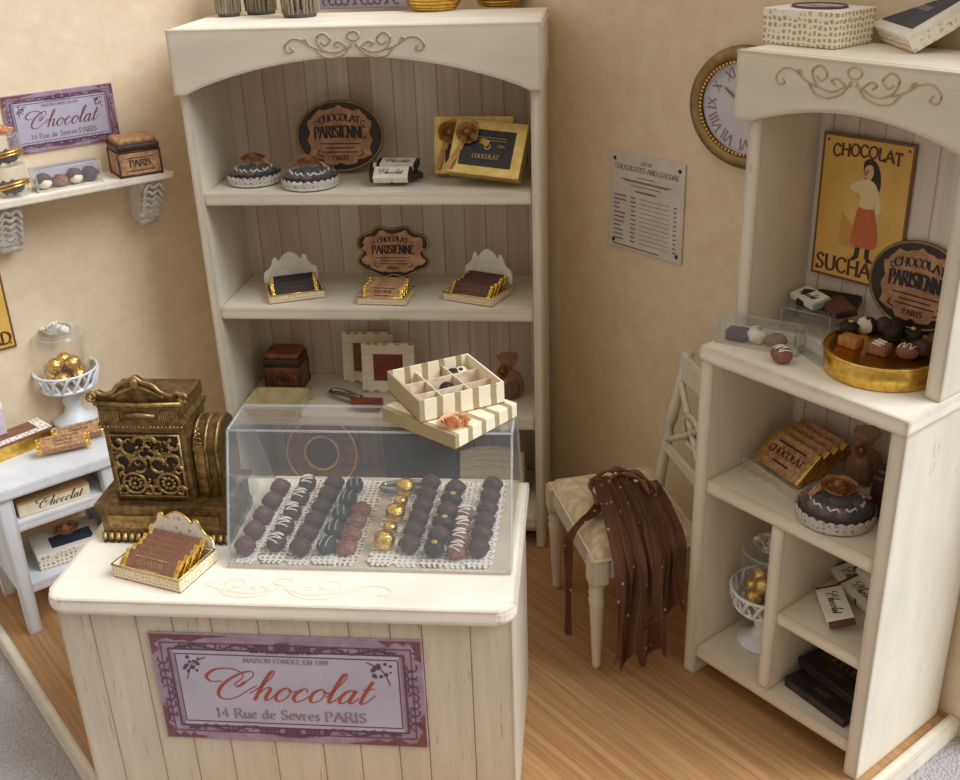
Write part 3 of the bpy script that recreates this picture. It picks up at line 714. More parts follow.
wrap([(.24, .13, ZS+.055), (.29, .08, ZS+.035), (.33, .03, ZS+.014), (.355, -.012, ZS+.010), (.372, -.045, ZS-.004), (.38, -.066, ZS-.03), (.38, -.07, ZS-.07), (.375, -.067, ZS-.15), (.382, -.07, ZS-.25), (.376, -.068, ZS-.33), (.38, -.07, ZS-.42)], .034)
bmesh.ops.solidify(g.bm, geom=g.bm.faces[:], thickness=.003); obj('tie', g, 'dotted_brown_cloth', dr)
g = G()
g.tube([Vector(p)-AO for p in cr([(.33, .05, ZS+.05), (.26, .045, ZS+.075), (.21, .08, ZS+.085), (.195, .15, ZS+.09), (.22, .22, ZS+.08), (.29, .26, ZS+.06), (.34, .245, ZS+.045)], 6)], [.007+.004*math.sin(i*1.1) for i in range(37)], 6, flat=1.4)
g.tube([Vector(p)-AO for p in cr([(.36, .12, ZS+.075), (.28, .10, ZS+.088), (.235, .15, ZS+.094), (.27, .21, ZS+.088), (.35, .22, ZS+.07)], 6)], [.007+.003*math.sin(i*1.3) for i in range(25)], 6, flat=1.4)
obj('gathered_neckline', g, 'dotted_brown_cloth', dr)

# ================================================================== goods: builders
def rosette(g, r, c=(0, 0, 0), seed=1, M=None):
    """a soft gathered cloth rose: curled petals turned round one another"""
    q = random.Random(seed)
    for k in range(5):
        r0 = r*(.14+.19*k); m = 3+k; hh = r*(.62-.07*k)
        for p in range(m):
            a0 = 2*PI*p/m+k*.8+q.random()*.5; wd = 2*PI/m*1.35; ph = q.random()*6
            def f(u, v, a0=a0, wd=wd, r0=r0, hh=hh, ph=ph):
                a = a0+wd*(u-.5); e = 1-(2*u-1)**4
                rr = r0*(.8+.22*v*v)+r*.10*math.sin(v*PI)+r*.035*math.sin(7*a+ph)*v; z = hh*(v+.12*math.sin(v*PI))*(.72+.28*e)+r*.05*math.sin(5*a+ph)*v
                if v > .8: rr += r*.07*(v-.8)*5; z -= r*.02
                return (c[0]+rr*math.cos(a), c[1]+rr*math.sin(a), c[2]+max(0, z))
            g.grid(f, 9, 6, M=M)
    g.ball((c[0], c[1], c[2]+r*.28), r*.3, 1, M=M, lump=.3, seed=seed)
    return g
def scal(w, h, lobes=None):
    """outline of a scrolled back card: ears and a raised crown"""
    P = [(-.5, 0), (-.5, .42), (-.47, .55), (-.40, .60), (-.34, .72), (-.31, .86), (-.25, .9), (-.21, .8), (-.12, .93), (0, 1), (.12, .93), (.21, .8), (.25, .9), (.31, .86), (.34, .72), (.40, .60), (.47, .55), (.5, .42), (.5, 0)]
    return [(p[0]*w, p[1]*h) for p in cr(P, 4)]

def tray(loc, rz, w, d, label, h=.032, crown=.13, body='gold_lace', back='lace_card', group=None, shelfname='tray with scalloped back', cardplain=False):
    T = thing('bar_tray', label, 'tray', loc, rz, group=group)
    obj('base', G().box(-w/2, w/2, 0, d, 0, .004), 'card_tan', T)
    g = G(); e = .006
    g.box(-w/2, w/2, 0, e, .0, h, .001); g.box(-w/2, w/2, d-e, d, .0, h, .001)
    g.box(-w/2, -w/2+e, e, d-e, .0, h, .001); g.box(w/2-e, w/2, e, d-e, .0, h, .001)
    s_ = obj('sides', g, body, T)
    g = G(); g.tube([(-w/2, 0, h), (w/2, 0, h), (w/2, d, h), (-w/2, d, h)], .003, 5, True); obj('gold_rim', g, 'gold', s_, label='thin gold rim')
    if crown:
        b = obj('back_card', G().prism(scal(w*.98, crown), d-.001, d+.005), back, T)
        if not cardplain:
            g = G(); q = scal(w*.98, crown)[6:-6]; g.tube([(p[0], d+.001, p[1]) for p in q], .003, 5); obj('gold_edge', g, 'gold', b)
    return T
def bar(loc, rz, tilt, w, h, th, sleeve, label, ink='ink_dark', foil='gold_foil', mark=0, group=None, roll=0, cat='chocolate bar', name='chocolate_bar', frac=.86, word=None):
    T = thing(name, label, cat, loc, rz, tilt, roll, group)
    obj('foil', G().box(-w/2, w/2, -th/2, th/2, 0, h, .003), foil, T)
    s_ = obj('sleeve', G().box(-w*frac/2, w*frac/2, -th/2-.0012, th/2+.0012, -.001, h+.0012, .003), sleeve, T)
    if mark:
        g = G(); y = -th/2-.0019
        if word: script(g, word, -.0*w, h*.3, h*.2, y, sx=.95*w/h/4.2*1.45 if w/h < 4.2 else 1.3)
        else:
            for k in (0, 2): g.ribbon([(-w*.3*(1-.2*k), h*(.78-.27*k)), (w*.3*(1-.2*k), h*(.78-.27*k))], h*.05, y)
            text(g, 'CHOCOLAT', 0, h*.42, h*.2, y-.0002, nib=.2)
        obj('printing', g, ink, s_)
    return T
def bars_in_tray(T, w, d, n, sleeve, lab, h=.056, th=.0104, tilt=-44, y0=.02, dy=.025, ink='ink_dark', group=None, mark=1):
    Mt = Matrix.Translation(T.location) @ Matrix.Rotation(T.rotation_euler.z, 4, 'Z')
    for k in range(n):
        p = Mt @ Vector((.003*((k*7) % 3-1), y0+dy*k, .012+.002*k)); rzz = math.degrees(T.rotation_euler.z)
        bar(p, rzz, tilt, w*.84, h, th, sleeve, lab.format(ORD[k]), ink=ink, mark=mark if k == 0 else 0, group=group)
def oval_plaque(loc, rz, tilt, w, h, label, outline=None, name='oval_plaque', stand=False):
    T = thing(name, label, 'plaque', loc, rz, tilt); cz = h/2
    out = outline or arc(0, cz, w/2, 0, 360, 48, h/2)[:-1]
    sc_ = lambda k: [(p[0]*k, cz+(p[1]-cz)*k) for p in out]
    obj('board', G().prism(out, -.006, .006, b=.001), 'plaque_black', T)
    g = G(); g.tube([(p[0], -.004, p[1]) for p in out], .0052, 6, True); obj('rim', g, 'brass', T, label='gilt rim')
    g = G(); inn = []
    for i, p in enumerate(sc_(.88)):
        x_, z_ = p[0], p[1]-cz; lim = w*(.43 if outline else .36)
        x_ = max(-lim, min(lim, x_)); k = 1-.05*math.sin(i*2*PI/len(out)*11)-.03*math.sin(i*2*PI/len(out)*23)
        inn.append((x_*k, cz+z_*k*.94))
    g.disc(inn, -.0066); obj('face', g, 'plaque_tan', T, label='worn tan printed face')
    g = G(); y = -.0074; L = h
    text(g, 'CHOCOLAT', 0, cz+.17*L, .10*L, y, nib=.24, arch=.05*L, sx=.95)
    text(g, 'PARISIENNE', .0, cz-.04*L, .17*L, y, nib=.2, arch=.02*L, sx=min(1, .60*w/(twid('PARISIENNE', .17*L))))
    for k, ww in enumerate((.24, .17, .21)): g.ribbon([(-ww*w, cz-(.11+.06*k)*L), (ww*w, cz-(.11+.06*k)*L)], .014*L, y)
    text(g, 'PARIS', 0, cz-.345*L, .065*L, y, nib=.22, track=.1)
    for sg in (-1, 1):
        g.ribbon(arc(sg*.275*w, cz+.19*L, .03*L, 0, 300, 10), .014*L, y)
        g.ribbon(cr([(sg*.2*w, cz-.3*L), (sg*.27*w, cz-.26*L), (sg*.24*w, cz-.2*L)], 5), .016*L, y)
    obj('lettering', g, 'ink_dark', T)
    if stand: obj('easel_foot', G().prism([(.005, 0), (.07, 0), (.006, h*.5)], -.03, .03, 'yz'), 'card_brown', T)
    return T
def lace_tin(loc, r, h, label, bow='organza_rust', group=None, seed=1, rz=0):
    T = thing('domed_gift_tin', label, 'gift tin', loc, rz, group=group)
    obj('base_dish', G().lathe([(r*.98, 0), (r, .006), (r, h*.26), (r*.96, h*.3), (0, h*.3)], 32), 'card_dark', T)
    g = G()
    N = 26
    g.grid(lambda u, v: ((r+.003+.002*v)*math.cos(2*PI*u), (r+.003+.002*v)*math.sin(2*PI*u),   .004+v*(h*.24+.007*abs(math.sin(N/2*2*PI*u)))), N*6, 2, closed_u=True)
    bmesh.ops.solidify(g.bm, geom=g.bm.faces[:], thickness=.0015)
    obj('lace_trim', g, 'lace_paper', T, label='white paper lace round the rim')
    obj('dome', G().lathe([(r*.97, h*.3), (r*.93, h*.48), (r*.78, h*.6), (r*.5, h*.66), (0, h*.67)], 32), 'clear_glass', T)
    g = G(); q = random.Random(seed)
    for k in range(9):
        a = 2*PI*k/9; rr = r*.62 if k else 0
        g.ball((rr*math.cos(a), rr*math.sin(a), h*.36), (r*.24, r*.24, h*.12), 1, lump=.3, seed=k+seed)
    obj('chocolate_filling', g, ('plum_choc'), T)
    g = G()
    for k in range(9): a = 2*PI*k/9+.3; g.tube([(r*.7*math.cos(a+.12*i), r*.7*math.sin(a+.12*i), h*.47+.006*math.sin(i*2.2)) for i in range(-2, 3)], .003, 4)
    obj('icing', g, 'icing', T)
    g = rosette(G(), r*.5, (0, 0, h*.67), seed)
    for a in (.4, 2.3, 4.2):
        g.grid(lambda u, v: (u*r*.85*math.cos(a+.25*(v-.5)), u*r*.85*math.sin(a+.25*(v-.5)), h*(.78-.14*u*u)+.004*math.sin(u*12)), 8, 2)
    obj('ribbon_bow', g, bow, T, label='gathered organza bow')
    return T
def hinged_tin(loc, rz, w, d, h, label, c1='tin_brown', c2='tin_dark', cat='tin', name='tea_tin'):
    T = thing(name, label, cat, loc, rz)
    b = obj('body', G().box(-w/2, w/2, -d/2, d/2, 0, h*.68, .006), c1, T)
    g = G(); y = -d/2-.001; text(g, 'PARIS', 0, h*.27, h*.17, y, nib=.2); g.ribbon([(-w*.34, h*.5), (w*.34, h*.5)], h*.02, y); g.ribbon([(-w*.34, h*.16), (w*.34, h*.16)], h*.02, y)
    obj('printed_panel', g, 'ink_dark', b)
    g = G(); 
    for x in (-w/2, w/2): 
        for y in (-d/2, d/2): g.tube([(x, y, 0), (x, y, h*.68)], .004, 5)
    for z in (.005, h*.66): g.tube([(-w/2, -d/2, z), (w/2, -d/2, z), (w/2, d/2, z), (-w/2, d/2, z)], .004, 5, True)
    obj('edge_bands', g, c2, b)
    g = G(); w2, d2 = w*1.04, d*1.04
    g.box(-w2/2, w2/2, -d2/2, d2/2, h*.69, h*.86, .008)
    l_ = obj('lid', g, c2, T)
    obj('lid_panel', G().box(-w2*.46, w2*.46, -d2*.46, d2*.46, h*.84, h, .012), c1, l_)
    return T
def open_tray(loc, rz, w, d, h, label, m='pale_gold', cat='tray', name='gilt_tray'):
    T = thing(name, label, cat, loc, rz); e = .009
    obj('base', G().box(-w/2+.01, w/2-.01, .01, d-.01, 0, .005), m, T)
    g = G(); k = .012
    for a, b, c, dd in ((-1, 1, 0, 0), (-1, 1, 1, 1)):
        y0 = 0 if c == 0 else d; y1 = y0+(e if c == 0 else -e)
        g.prism([(y0, h), (y1, h), (y1+(k if c == 0 else -k), 0), (y0+(k if c == 0 else -k), 0)], -w/2, w/2, 'yz')
    for sg in (-1, 1): g.prism([(sg*w/2, h), (sg*(w/2-e), h), (sg*(w/2-e-k), 0), (sg*(w/2-k), 0)], 0, d, 'xz')
    obj('sides', g, m, T); return T
def tongs(loc, rz, L, label):
    T = thing('sugar_tongs', label, 'tongs', loc, rz)
    for sg in (-1, 1):
        g = G(); P = cr([(-L/2, 0, .016), (-L/2+.01, sg*.012, .016), (-L*.1, sg*.022, .016), (L*.3, sg*.018, .014), (L*.42, sg*.022, .012), (L/2, sg*.006, .01)], 6)
        g.tube(P, [.007]*(len(P)-8)+[.009]*8, 6, flat=1.7); obj('arm', g, 'silver', T)
    g = G().tube([(-L/2, -.012, .016), (-L/2-.006, 0, .016), (-L/2, .012, .016)], .007, 6); obj('spring_end', g, 'silver', T); return T
# ---- pieces of chocolate: each is one root mesh with its decoration as a child
def choc(kind, loc, label, group=None, rz=0, s=1.0, cat='chocolate'):
    key = (kind, round(s, 3))
    if key in CH: o = dup(CH[key], loc, (0, 0, rad(rz)), label, group); 
    else:
        g = G(); r = .0235*s; ch_ = None
        spec = {'truffle': 'dark_choc', 'plum': 'plum_choc', 'striped': 'dark_choc', 'teal': 'teal_choc', 'milk': 'milk_choc', 'rose': 'rose_choc', 'foil': 'gold_foil', 'small_foil': 'gold', 'nutty': 'black_choc', 'milkstriped': 'rose_choc', 'white': 'white_choc', 'dipped': 'plum_choc', 'square': 'milk_choc', 'caramel': 'caramel', 'dotted': 'black_choc', 'log': 'dark_choc', 'shiny': 'black_choc'}[kind]
        if kind in ('square', 'caramel', 'log'):
            g.box(-r*1.1, r*1.1, -r*.85, r*.85, 0, r*1.15, r*.25)
            for f in g.bm.faces: f.smooth = True
        elif kind == 'foil': g.ball((0, 0, r*.98), r, 3, lump=.1, seed=3)
        elif kind == 'small_foil': g.ball((0, 0, r*.74), r*.74, 2, lump=.1, seed=4)
        elif kind in ('striped', 'teal', 'milkstriped'): g.ball((0, 0, r*.72), (r*.95, r*1.18, r*.78), 2, lump=.08, seed=2)
        elif kind in ('milk', 'rose'): g.ball((0, 0, r*.62), (r*1.12, r*.98, r*.72), 2, lump=.06, seed=2)
        elif kind == 'nutty': g.ball((0, 0, r*.85), (r*1.0, r*1.05, r*.9), 2, lump=.55, seed=6)
        else: g.ball((0, 0, r*.85), (r, r, r*.88), 3, lump=.22, seed=5)
        for v in g.bm.verts:
            if v.co.z < 0: v.co.z = 0
        o = obj('chocolate' if 'foil' not in kind else 'foil_wrapped_chocolate', g, spec, None, label, cat, group, None, loc, rz)
        g = G()
        if kind in ('striped', 'milkstriped', 'square', 'white', 'teal', 'rose', 'milk'):
            m = {'teal': 'icing_green', 'white': 'dark_choc', 'rose': 'milk_choc', 'milk': 'rose_choc'}.get(kind, 'icing'); P = []
            def surf(x, y):
                if kind == 'square': return r*1.17
                a = x/(r*(.95 if kind != 'rose' else 1.12)); b = y/(r*(1.18 if kind in ('striped', 'teal', 'milkstriped') else 1))
                return r*.74+r*.80*math.sqrt(max(.0, 1-a*a-b*b)) if kind not in ('rose', 'milk') else r*.62+r*.73*math.sqrt(max(0, 1-a*a-b*b))
            if kind == 'teal':
                for x in (-.3, .3): g.tube([(x*r, y*r*.1, surf(x*r, y*r*.1)) for y in range(-9, 10)], r*.07, 4)
            elif kind == 'white': g.ball((r*.25, -r*.2, r*1.6), (r*.42, r*.36, r*.25), 1)
            else:
                nz = 6
                for i in range(nz):
                    x = (-.75 if i % 2 else .75)*r*(.75 if kind in ('rose', 'milk') else 1); y = (-.78+1.56*i/(nz-1))*r
                    k = math.sqrt(max(.05, 1-(y/(r*1.15))**2)); P.append((x*k*.9, y))
                P = cr(P, 4); g.tube([(p[0], p[1], surf(p[0], p[1])) for p in P], r*.07, 4)
            obj('icing_drizzle' if kind != 'white' else 'chocolate_dab', g, m, o)
        elif kind == 'dipped':
            g.ball((r*.12, -r*.28, r*.62), (r*.9, r*.82, r*.66), 2, lump=.15, seed=8); obj('white_dip', g, 'white_choc', o)
        elif kind in ('nutty', 'dotted'):
            g.ball((r*.1, -r*.25, r*1.68), (r*.36, r*.26, r*.22), 1); obj('nut', g, 'almond', o)
        CH[key] = o
    return o
CH = {}
def pedestal(loc, s, label, balls, ball_label, group, cid):
    """glass cloche with a white sugar flower over a plaited footed dish, gold foil balls inside"""
    T = thing('cake_stand', label, 'cake stand', loc)
    z1 = .105*s; r1 = .068*s
    obj('foot', G().lathe([(.058*s, 0), (.06*s, .008*s), (.03*s, .02*s), (.02*s, .04*s), (.026*s, .058*s), (.02*s, .075*s), (.045*s, .094*s), (.03*s, .098*s), (0, .098*s)], 24), 'white_ceramic', T)
    obj('plate', G().lathe([(0, .096*s), (r1*.9, .1*s), (r1*.98, z1), (r1*.9, z1+.003*s), (0, z1+.001*s)], 32), 'white_ceramic', T)
    g = G()
    for ph in (0, PI):
        P = []
        for i in range(120):
            a = 2*PI*i/120; k = math.sin(8*a+ph); zz = z1+.022*s+.022*s*k; rr = r1+(.006+.006*k)*s+.004*s*math.cos(8*a+ph)
            P.append((rr*math.cos(a), rr*math.sin(a), zz))
        g.tube(P, .0048*s, 5, True)
    g.tube([((r1+.002*s)*math.cos(2*PI*i/40), (r1+.002*s)*math.sin(2*PI*i/40), z1) for i in range(40)], .005*s, 5, True)
    g.tube([((r1+.013*s)*math.cos(2*PI*i/40), (r1+.013*s)*math.sin(2*PI*i/40), z1+.045*s) for i in range(40)], .004*s, 5, True)
    obj('plaited_rim', g, 'white_ceramic', T, label='white plaited open rim')
    rc_ = .065*s; hc = .15*s
    cl = obj('cloche', G().lathe([(rc_, z1+.004*s), (rc_, z1+hc*.86), (rc_*.95, z1+hc*.97), (rc_*.8, z1+hc), (0, z1+hc)], 32), 'clear_glass', T, label='clear glass cloche')
    g = G()
    for zz, rr in ((z1+hc*.97, rc_*.95),): g.tube([(rr*math.cos(2*PI*i/36), rr*math.sin(2*PI*i/36), zz) for i in range(36)], .0022, 5, True)
    obj('glass_edge', g, 'acrylic_edge', cl)
    g = rosette(G(), .04*s, (0, 0, z1+hc+.002), cid+3); g.ball((.03*s, .01*s, z1+hc+.01*s), .014*s, 1, lump=.5); g.ball((-.03*s, -.006*s, z1+hc+.008*s), .012*s, 1, lump=.5)
    obj('flower_knob', g, 'white_sugar', cl, label='white sugar flower knob')
    rb = .0215*s; L = Vector(loc)
    pos = [(1.78*rb*math.cos(a), 1.78*rb*math.sin(a), 0) for a in [rad(72*k-30) for k in range(5)]]
    pos += [(1.18*rb*math.cos(a), 1.18*rb*math.sin(a), 1.55*rb) for a in [rad(120*k-75) for k in range(3)]]
    for k, p in enumerate(pos):
        if p[2] == 0: d = 'lower layer, '+ORD[k]+' of five'
        else: d = 'upper layer, '+ORD[k-5]+' of three'
        choc('foil', L+Vector((p[0], p[1], z1+.0075*s+p[2])), ball_label+', '+d, group, rz=k*70, s=s*.915)
    return T

# ================================================================== goods on the counter
def K(u, v, z=0): return FK @ Vector((u, v, KH+z))
Lz = KH+.0095
rowspec = [  # kind, count, back pixel, front pixel, words
 ('plum', 5, (281, 491), (246, 550), 'dark plum truffle in the first lace row from the register'),
 ('striped', 5, (308, 487), (277, 546), 'dark white-striped truffle in the second lace row'),
 ('truffle', 6, (335, 487), (301, 551), 'plain dark truffle in the third lace row'),
 ('teal', 5, (355, 489), (327, 549), 'oval dark truffle with green lines in the fourth lace row'),
 ('rose', 4, (361, 512), (346, 549), 'milk chocolate dome in the fifth lace row'),
 ('foil', 5, (406, 493), (385, 546), ''),
 ('truffle', 6, (431, 487), (410, 548), 'plain dark truffle in the seventh lace row'),
 ('nutty', 6, (456, 493), (435, 553), 'lumpy dark truffle in the eighth lace row'),
 ('milkstriped', 4, (465, 517), (457, 553), 'white-striped milk chocolate in the ninth lace row'),
 ('truffle', 6, (493, 490), (479, 553), 'plain dark truffle in the lace row nearest the chair')]
for ri, (kd, n, pb, pf, words_) in enumerate(rowspec):
    A = atz(pf[0], pf[1], Lz+.016); B = atz(pb[0], pb[1], Lz+.016)
    A.z = B.z = Lz+.0036+.0034*(ri % 2)
    for k in range(n):
        p = A.lerp(B, k/(n-1)); q = kd
        lb = words_+', '+('frontmost' if k == 0 else 'at its far end' if k == n-1 else ORD[k]+' from the front')
        ss = 1.0
        if kd == 'foil':
            if k % 2: q = 'small_foil'; lb = 'small shiny gold foil ball between larger ones in the sixth lace row, '+('nearer the front' if k == 1 else 'farther back')
            else: lb = 'gold foil ball in the sixth lace row, '+('frontmost', '', 'in its middle', '', 'at its far end')[k]
        if kd == 'nutty' and k % 2: q = 'plain_lump'
        choc('truffle' if q == 'plain_lump' else q, p, lb, 'chocolates in the display case, row '+ORD[ri], rz=KR+(k*37 % 25)-12, s=1.24)
    # the lace strip under the row
    kA = FK.inverted() @ A; kB = FK.inverted() @ B
    ux = (kA.x+kB.x)/2; g = G(); hw = .028; va = .183; vb = .63; nn = 15
    L_ = []; R_ = []
    for i in range(nn*6+1):
        v_ = va+(vb-va)*i/(nn*6); wv = .0125*abs(math.sin(PI*i/6)); L_.append((ux-hw-wv+(kA.x-kB.x)*(.5-(v_-va)/(vb-va))*1.2, v_)); R_.append((ux+hw+wv+(kA.x-kB.x)*(.5-(v_-va)/(vb-va))*1.2, v_))
    L_ = [(max(p_[0], .447), p_[1]) for p_ in L_]; R_ = [(min(p_[0], 1.188), p_[1]) for p_ in R_]
    endf = [(L_[0][0]+(R_[0][0]-L_[0][0])*i/24, va-.012*abs(math.sin(PI*i/6))) for i in range(1, 24)]
    g.prism(L_[::-1]+endf+R_, 0, .0030, 'xy')
    o = obj('lace_doily', g, 'lace_brown' if ri % 3 == 1 else 'lace_paper', None, 'scalloped white lace strip under the '+ORD[ri]+' chocolate row from the register', 'doily', 'lace strips in the display case', None, Vector((KO.x, KO.y, KH+.0095+.0034*(ri % 2))), KR)
P = atz(408, 489, Lz+.012); tongs(Vector((P.x, P.y, Lz+.002)), KR+8, .15, 'silver tongs lying inside the display case behind the chocolates')

# the brown bar tray on the counter
A = atz(181, 594, KH); B = atz(114, 577, KH); Cc = atz(221, 563, KH)
mid = (A+B)/2; ang = math.degrees(math.atan2(A.y-B.y, A.x-B.x)); wT = (A-B).length; dT = (Cc-A).length
T = tray(mid, ang, wT, dT, 'lace-edged bar tray with a scalloped back standing on the counter top', h=.04, crown=.135)
bars_in_tray(T, wT, dT, 5, 'bar_brown', 'brown sleeved bar leaning in the counter tray, {} from the front', h=.062, th=.012, dy=dT*.15, y0=.013, tilt=-44, ink='bar_tan', group='bars in the counter tray')

# ================================================================== cash register
A = atz(101, 541, KH); kA = FK.inverted() @ A
RX, RY = kA.x+.008, kA.y
RGS = .94
rg = thing('cash_register', 'ornate antique bronze cash register with a scrolled crest on the counter', 'cash register', FK @ Vector((RX, RY, KH)), KR)
W2 = .40; D2 = .235
b = obj('base', G().prism([(0, 0), (W2, 0), (W2, .022), (W2-.012, .04), (W2-.012, .095), (W2+.008, .112), (W2+.008, .125), (-.008, .125), (-.008, .112), (.012, .095), (.012, .04), (0, .022)][::-1], 0, D2, b=.003), 'bronze', rg)
obj('base_panel', G().box(.03, W2-.03, -.004, 0, .048, .092, .002), 'bronze_light', b)
g = G()
for i in range(19): g.tube([(.01+(W2-.02)*i/18, -.003, .002), (.01+(W2-.02)*i/18, -.007, .012), (.01+(W2-.02)*i/18, .002, .03)], .0085, 6)
obj('gadrooned_foot', g, 'bronze_light', b)
bx0, bx1, by0, by1 = .052, .295, .035, D2-.02
body = obj('body', G().box(bx0, bx1, by0, by1, .125, .375, .004), 'bronze', rg)
obj('recess', G().box(bx0+.02, bx1-.02, by0-.0035, by0, .145, .345), 'bronze_dark', body)
g = G(); q = random.Random(5); cx = (bx0+bx1)/2; y = by0-.007
for sg in (-1, 1):
    fx = cx+sg*.052; fz = .188
    g.tube([(fx+.034*math.cos(2*PI*i/20), y, fz+.034*math.sin(2*PI*i/20)) for i in range(20)], .0055, 5, True)
    for k in range(9):
        a = 2*PI*k/9; g.ball((fx+.017*math.cos(a), y, fz+.017*math.sin(a)), (.0075, .005, .0075), 1)
    g.ball((fx, y-.003, fz), .007, 1)
    for (ax, az, r_, a0, a1) in ((.03, .25, .024, 20, 300), (.075, .262, .022, -60, 230), (.05, .305, .024, 160, 440), (.015, .325, .018, 0, 270), (.085, .318, .016, 100, 380), (.09, .235, .012, 0, 280), (.012, .285, .014, 200, 470), (.088, .165, .013, 0, 300), (.012, .165, .014, 60, 330)):
        g.tube([(cx+sg*p[0], y, p[1]) for p in arc(ax, az, r_, a0, a1, 14)], [.0078-.003*i/14 for i in range(15)], 5)
    for k in range(16):
        a_ = q.random()*6; px_, pz_ = cx+sg*(.008+.092*q.random()), .16+.175*q.random()
        g.tube([(px_+.011*math.cos(a_+.6*i)*(1-.1*i), y+.001, pz_+.011*math.sin(a_+.6*i)*(1-.1*i)) for i in range(8)], .0042, 4)
g.tube([(bx0+.018, y+.002, .143), (bx1-.018, y+.002, .143), (bx1-.018, y+.002, .347), (bx0+.018, y+.002, .347)], .005, 5, True)
obj('pierced_scrollwork', g, 'bronze_light', body, label='pierced scrolling grille with two flowers')
cn = obj('cornice', G().prism([(bx0-.006, .37), (bx1+.006, .37), (bx1+.008, .385), (bx1-.004, .395), (bx1-.004, .43), (bx1+.002, .442), (bx0-.002, .442), (bx0+.004, .43), (bx0+.004, .395), (bx0-.008, .385)], by0-.012, by1+.006, b=.003), 'bronze', rg)
g = G()
for i in range(9):
    for sg in (-1, 1): g.box(cx+sg*(.062+.0065*i)-.002, cx+sg*(.062+.0065*i)+.002, by0-.016, by0-.011, .398, .43)
g.tube([(cx-.05, by0-.014, .413), (cx, by0-.02, .42), (cx+.05, by0-.014, .413)], .008, 5)
for i in range(22): g.ball((bx0+(bx1-bx0)*i/21, by0-.013, .378), .005, 1)
obj('frieze', g, 'bronze_light', cn)
cp = [(bx0-.004, .442), (bx0-.010, .462), (bx0-.0, .482), (bx0+.02, .474), (bx0+.05, .484), (cx-.05, .506), (cx-.02, .516), (cx, .53), (cx+.02, .516), (cx+.05, .506), (bx1-.05, .484), (bx1-.02, .474), (bx1+.0, .482), (bx1+.010, .462), (bx1+.004, .442)]
cpp = cr(cp, 4)
crs = obj('crest', G().prism(cpp[::-1], by0+.0, by0+.02), 'bronze', rg)
g = G(); g.tube([(p[0], by0-.001, p[1]) for p in cpp], .007, 6)
for sg in (-1, 1):
    g.tube([(cx+sg*.135+.013*math.cos(t_), by0-.004, .468+.013*math.sin(t_)) for t_ in [i*.5 for i in range(12)]], .006, 5)
    g.tube(cr([(cx+sg*.01, by0-.002, .5), (cx+sg*.04, by0-.002, .487), (cx+sg*.08, by0-.002, .468)], 5), .006, 5)
g.tube([(cx-.13, by0-.006, .45), (cx, by0-.012, .446), (cx+.13, by0-.006, .45)], .008, 6)
g.ball((cx, by0-.004, .512), (.014, .012, .02), 2)
obj('crest_moulding', g, 'bronze_light', crs)
# the drum at the side: an arched housing
dp = [(.295, .125)]+[(.295+.052-.052*math.cos(rad(a_)), 0) for a_ in ()]
ar = arc(0, .262, .085, 0, 180, 14)
g = G().prism([(by0+.03+.09+p[0], p[1]) for p in ar]+[(by0+.035, .125), (by0+.205, .125)], .29, .375, 'yz', b=.004)
drm = obj('drum_housing', g, 'bronze', rg)
g = G(); 
for xx in (.302, .335, .368): g.tube([(xx, by0+.12+p[0]*1.03, .262+(p[1]-.262)*1.03) for p in ar]+[(xx, by0+.032, .13)], .006, 5)
for k in range(14):
    zz = .14+.016*k
    g.tube(arc3 := [(.319+.01*math.cos(t_), by0+.03, zz+.006*math.sin(t_)) for t_ in [i*.7 for i in range(7)]], .003, 4)
g.box(.306, .331, by0+.028, by0+.034, .14, .30)
obj('drum_bands', g, 'bronze_light', drm)
# ================================================================== on top of the acrylic case
ZC = KH+zt+.0065
c4 = [atz(*p, ZC+.04) for p in ((382, 402), (455, 436), (517, 403))]
ang = math.degrees(math.atan2(c4[2].y-c4[1].y, c4[2].x-c4[1].x)); wl = (c4[2]-c4[1]).length; dl = (c4[0]-c4[1]).length
lidloc = c4[1].copy(); lidloc.z = ZC
T = thing('striped_cover', 'cream and olive striped box cover with a peach flower lying on the acrylic case', 'box lid', lidloc, ang)
wl = min(wl, .26); dl = min(dl, .27)
obj('lid_shell', G().box(0, wl, 0, dl, 0, .04, .003), 'striped_paper', T)
g = rosette(G(), .042, (.048, .044, .041), 11); obj('organza_flower', g, 'organza_peach', T, label='peach organza flower')
zb = ZC+.0405+.062
PA, PB, PL = atz(419, 402, zb), atz(504, 382, zb), atz(393, 368, zb)
P0 = PA; wb = (PB-PA).length; a2 = math.degrees(math.atan2(PB.y-PA.y, PB.x-PA.x))
T = thing('compartment_box', 'cream and olive striped box with nine compartments stacked on the striped lid', 'box', (P0.x, P0.y, ZC+.0405), a2)
db = (PL-PA).length*.94; e = .005; hb = .062
obj('base', G().box(0, wb, 0, db, 0, .004), 'card_tan', T)
g = G(); g.box(0, wb, 0, e, 0, hb); g.box(0, wb, db-e, db, 0, hb); g.box(0, e, e, db-e, 0, hb); g.box(wb-e, wb, e, db-e, 0, hb); obj('sides', g, 'striped_paper', T)
for k in (1, 2):
    obj('partition', G().box(e, wb-e, db*k/3-.002, db*k/3+.002, .004, hb*.72), 'organza_cream', T)
    obj('partition', G().box(wb*k/3-.002, wb*k/3+.002, e, db-e, .004, hb*.70), 'organza_cream', T)
Mb = mat4((P0.x, P0.y, ZC+.0405), a2)
choc('shiny', Mb @ Vector((wb*.52, db*.5, .0045)), 'dark chocolate in the middle compartment of the striped box', 'chocolates in the striped box', s=.9)
choc('white', Mb @ Vector((wb*.84, db*.84, .0045)), 'white chocolate in the far corner compartment of the striped box', 'chocolates in the striped box', s=.9)
choc('shiny', Mb @ Vector((wb*.74, db*.84, .0045)), 'dark chocolate beside the white one in the striped box', 'chocolates in the striped box', s=.9)

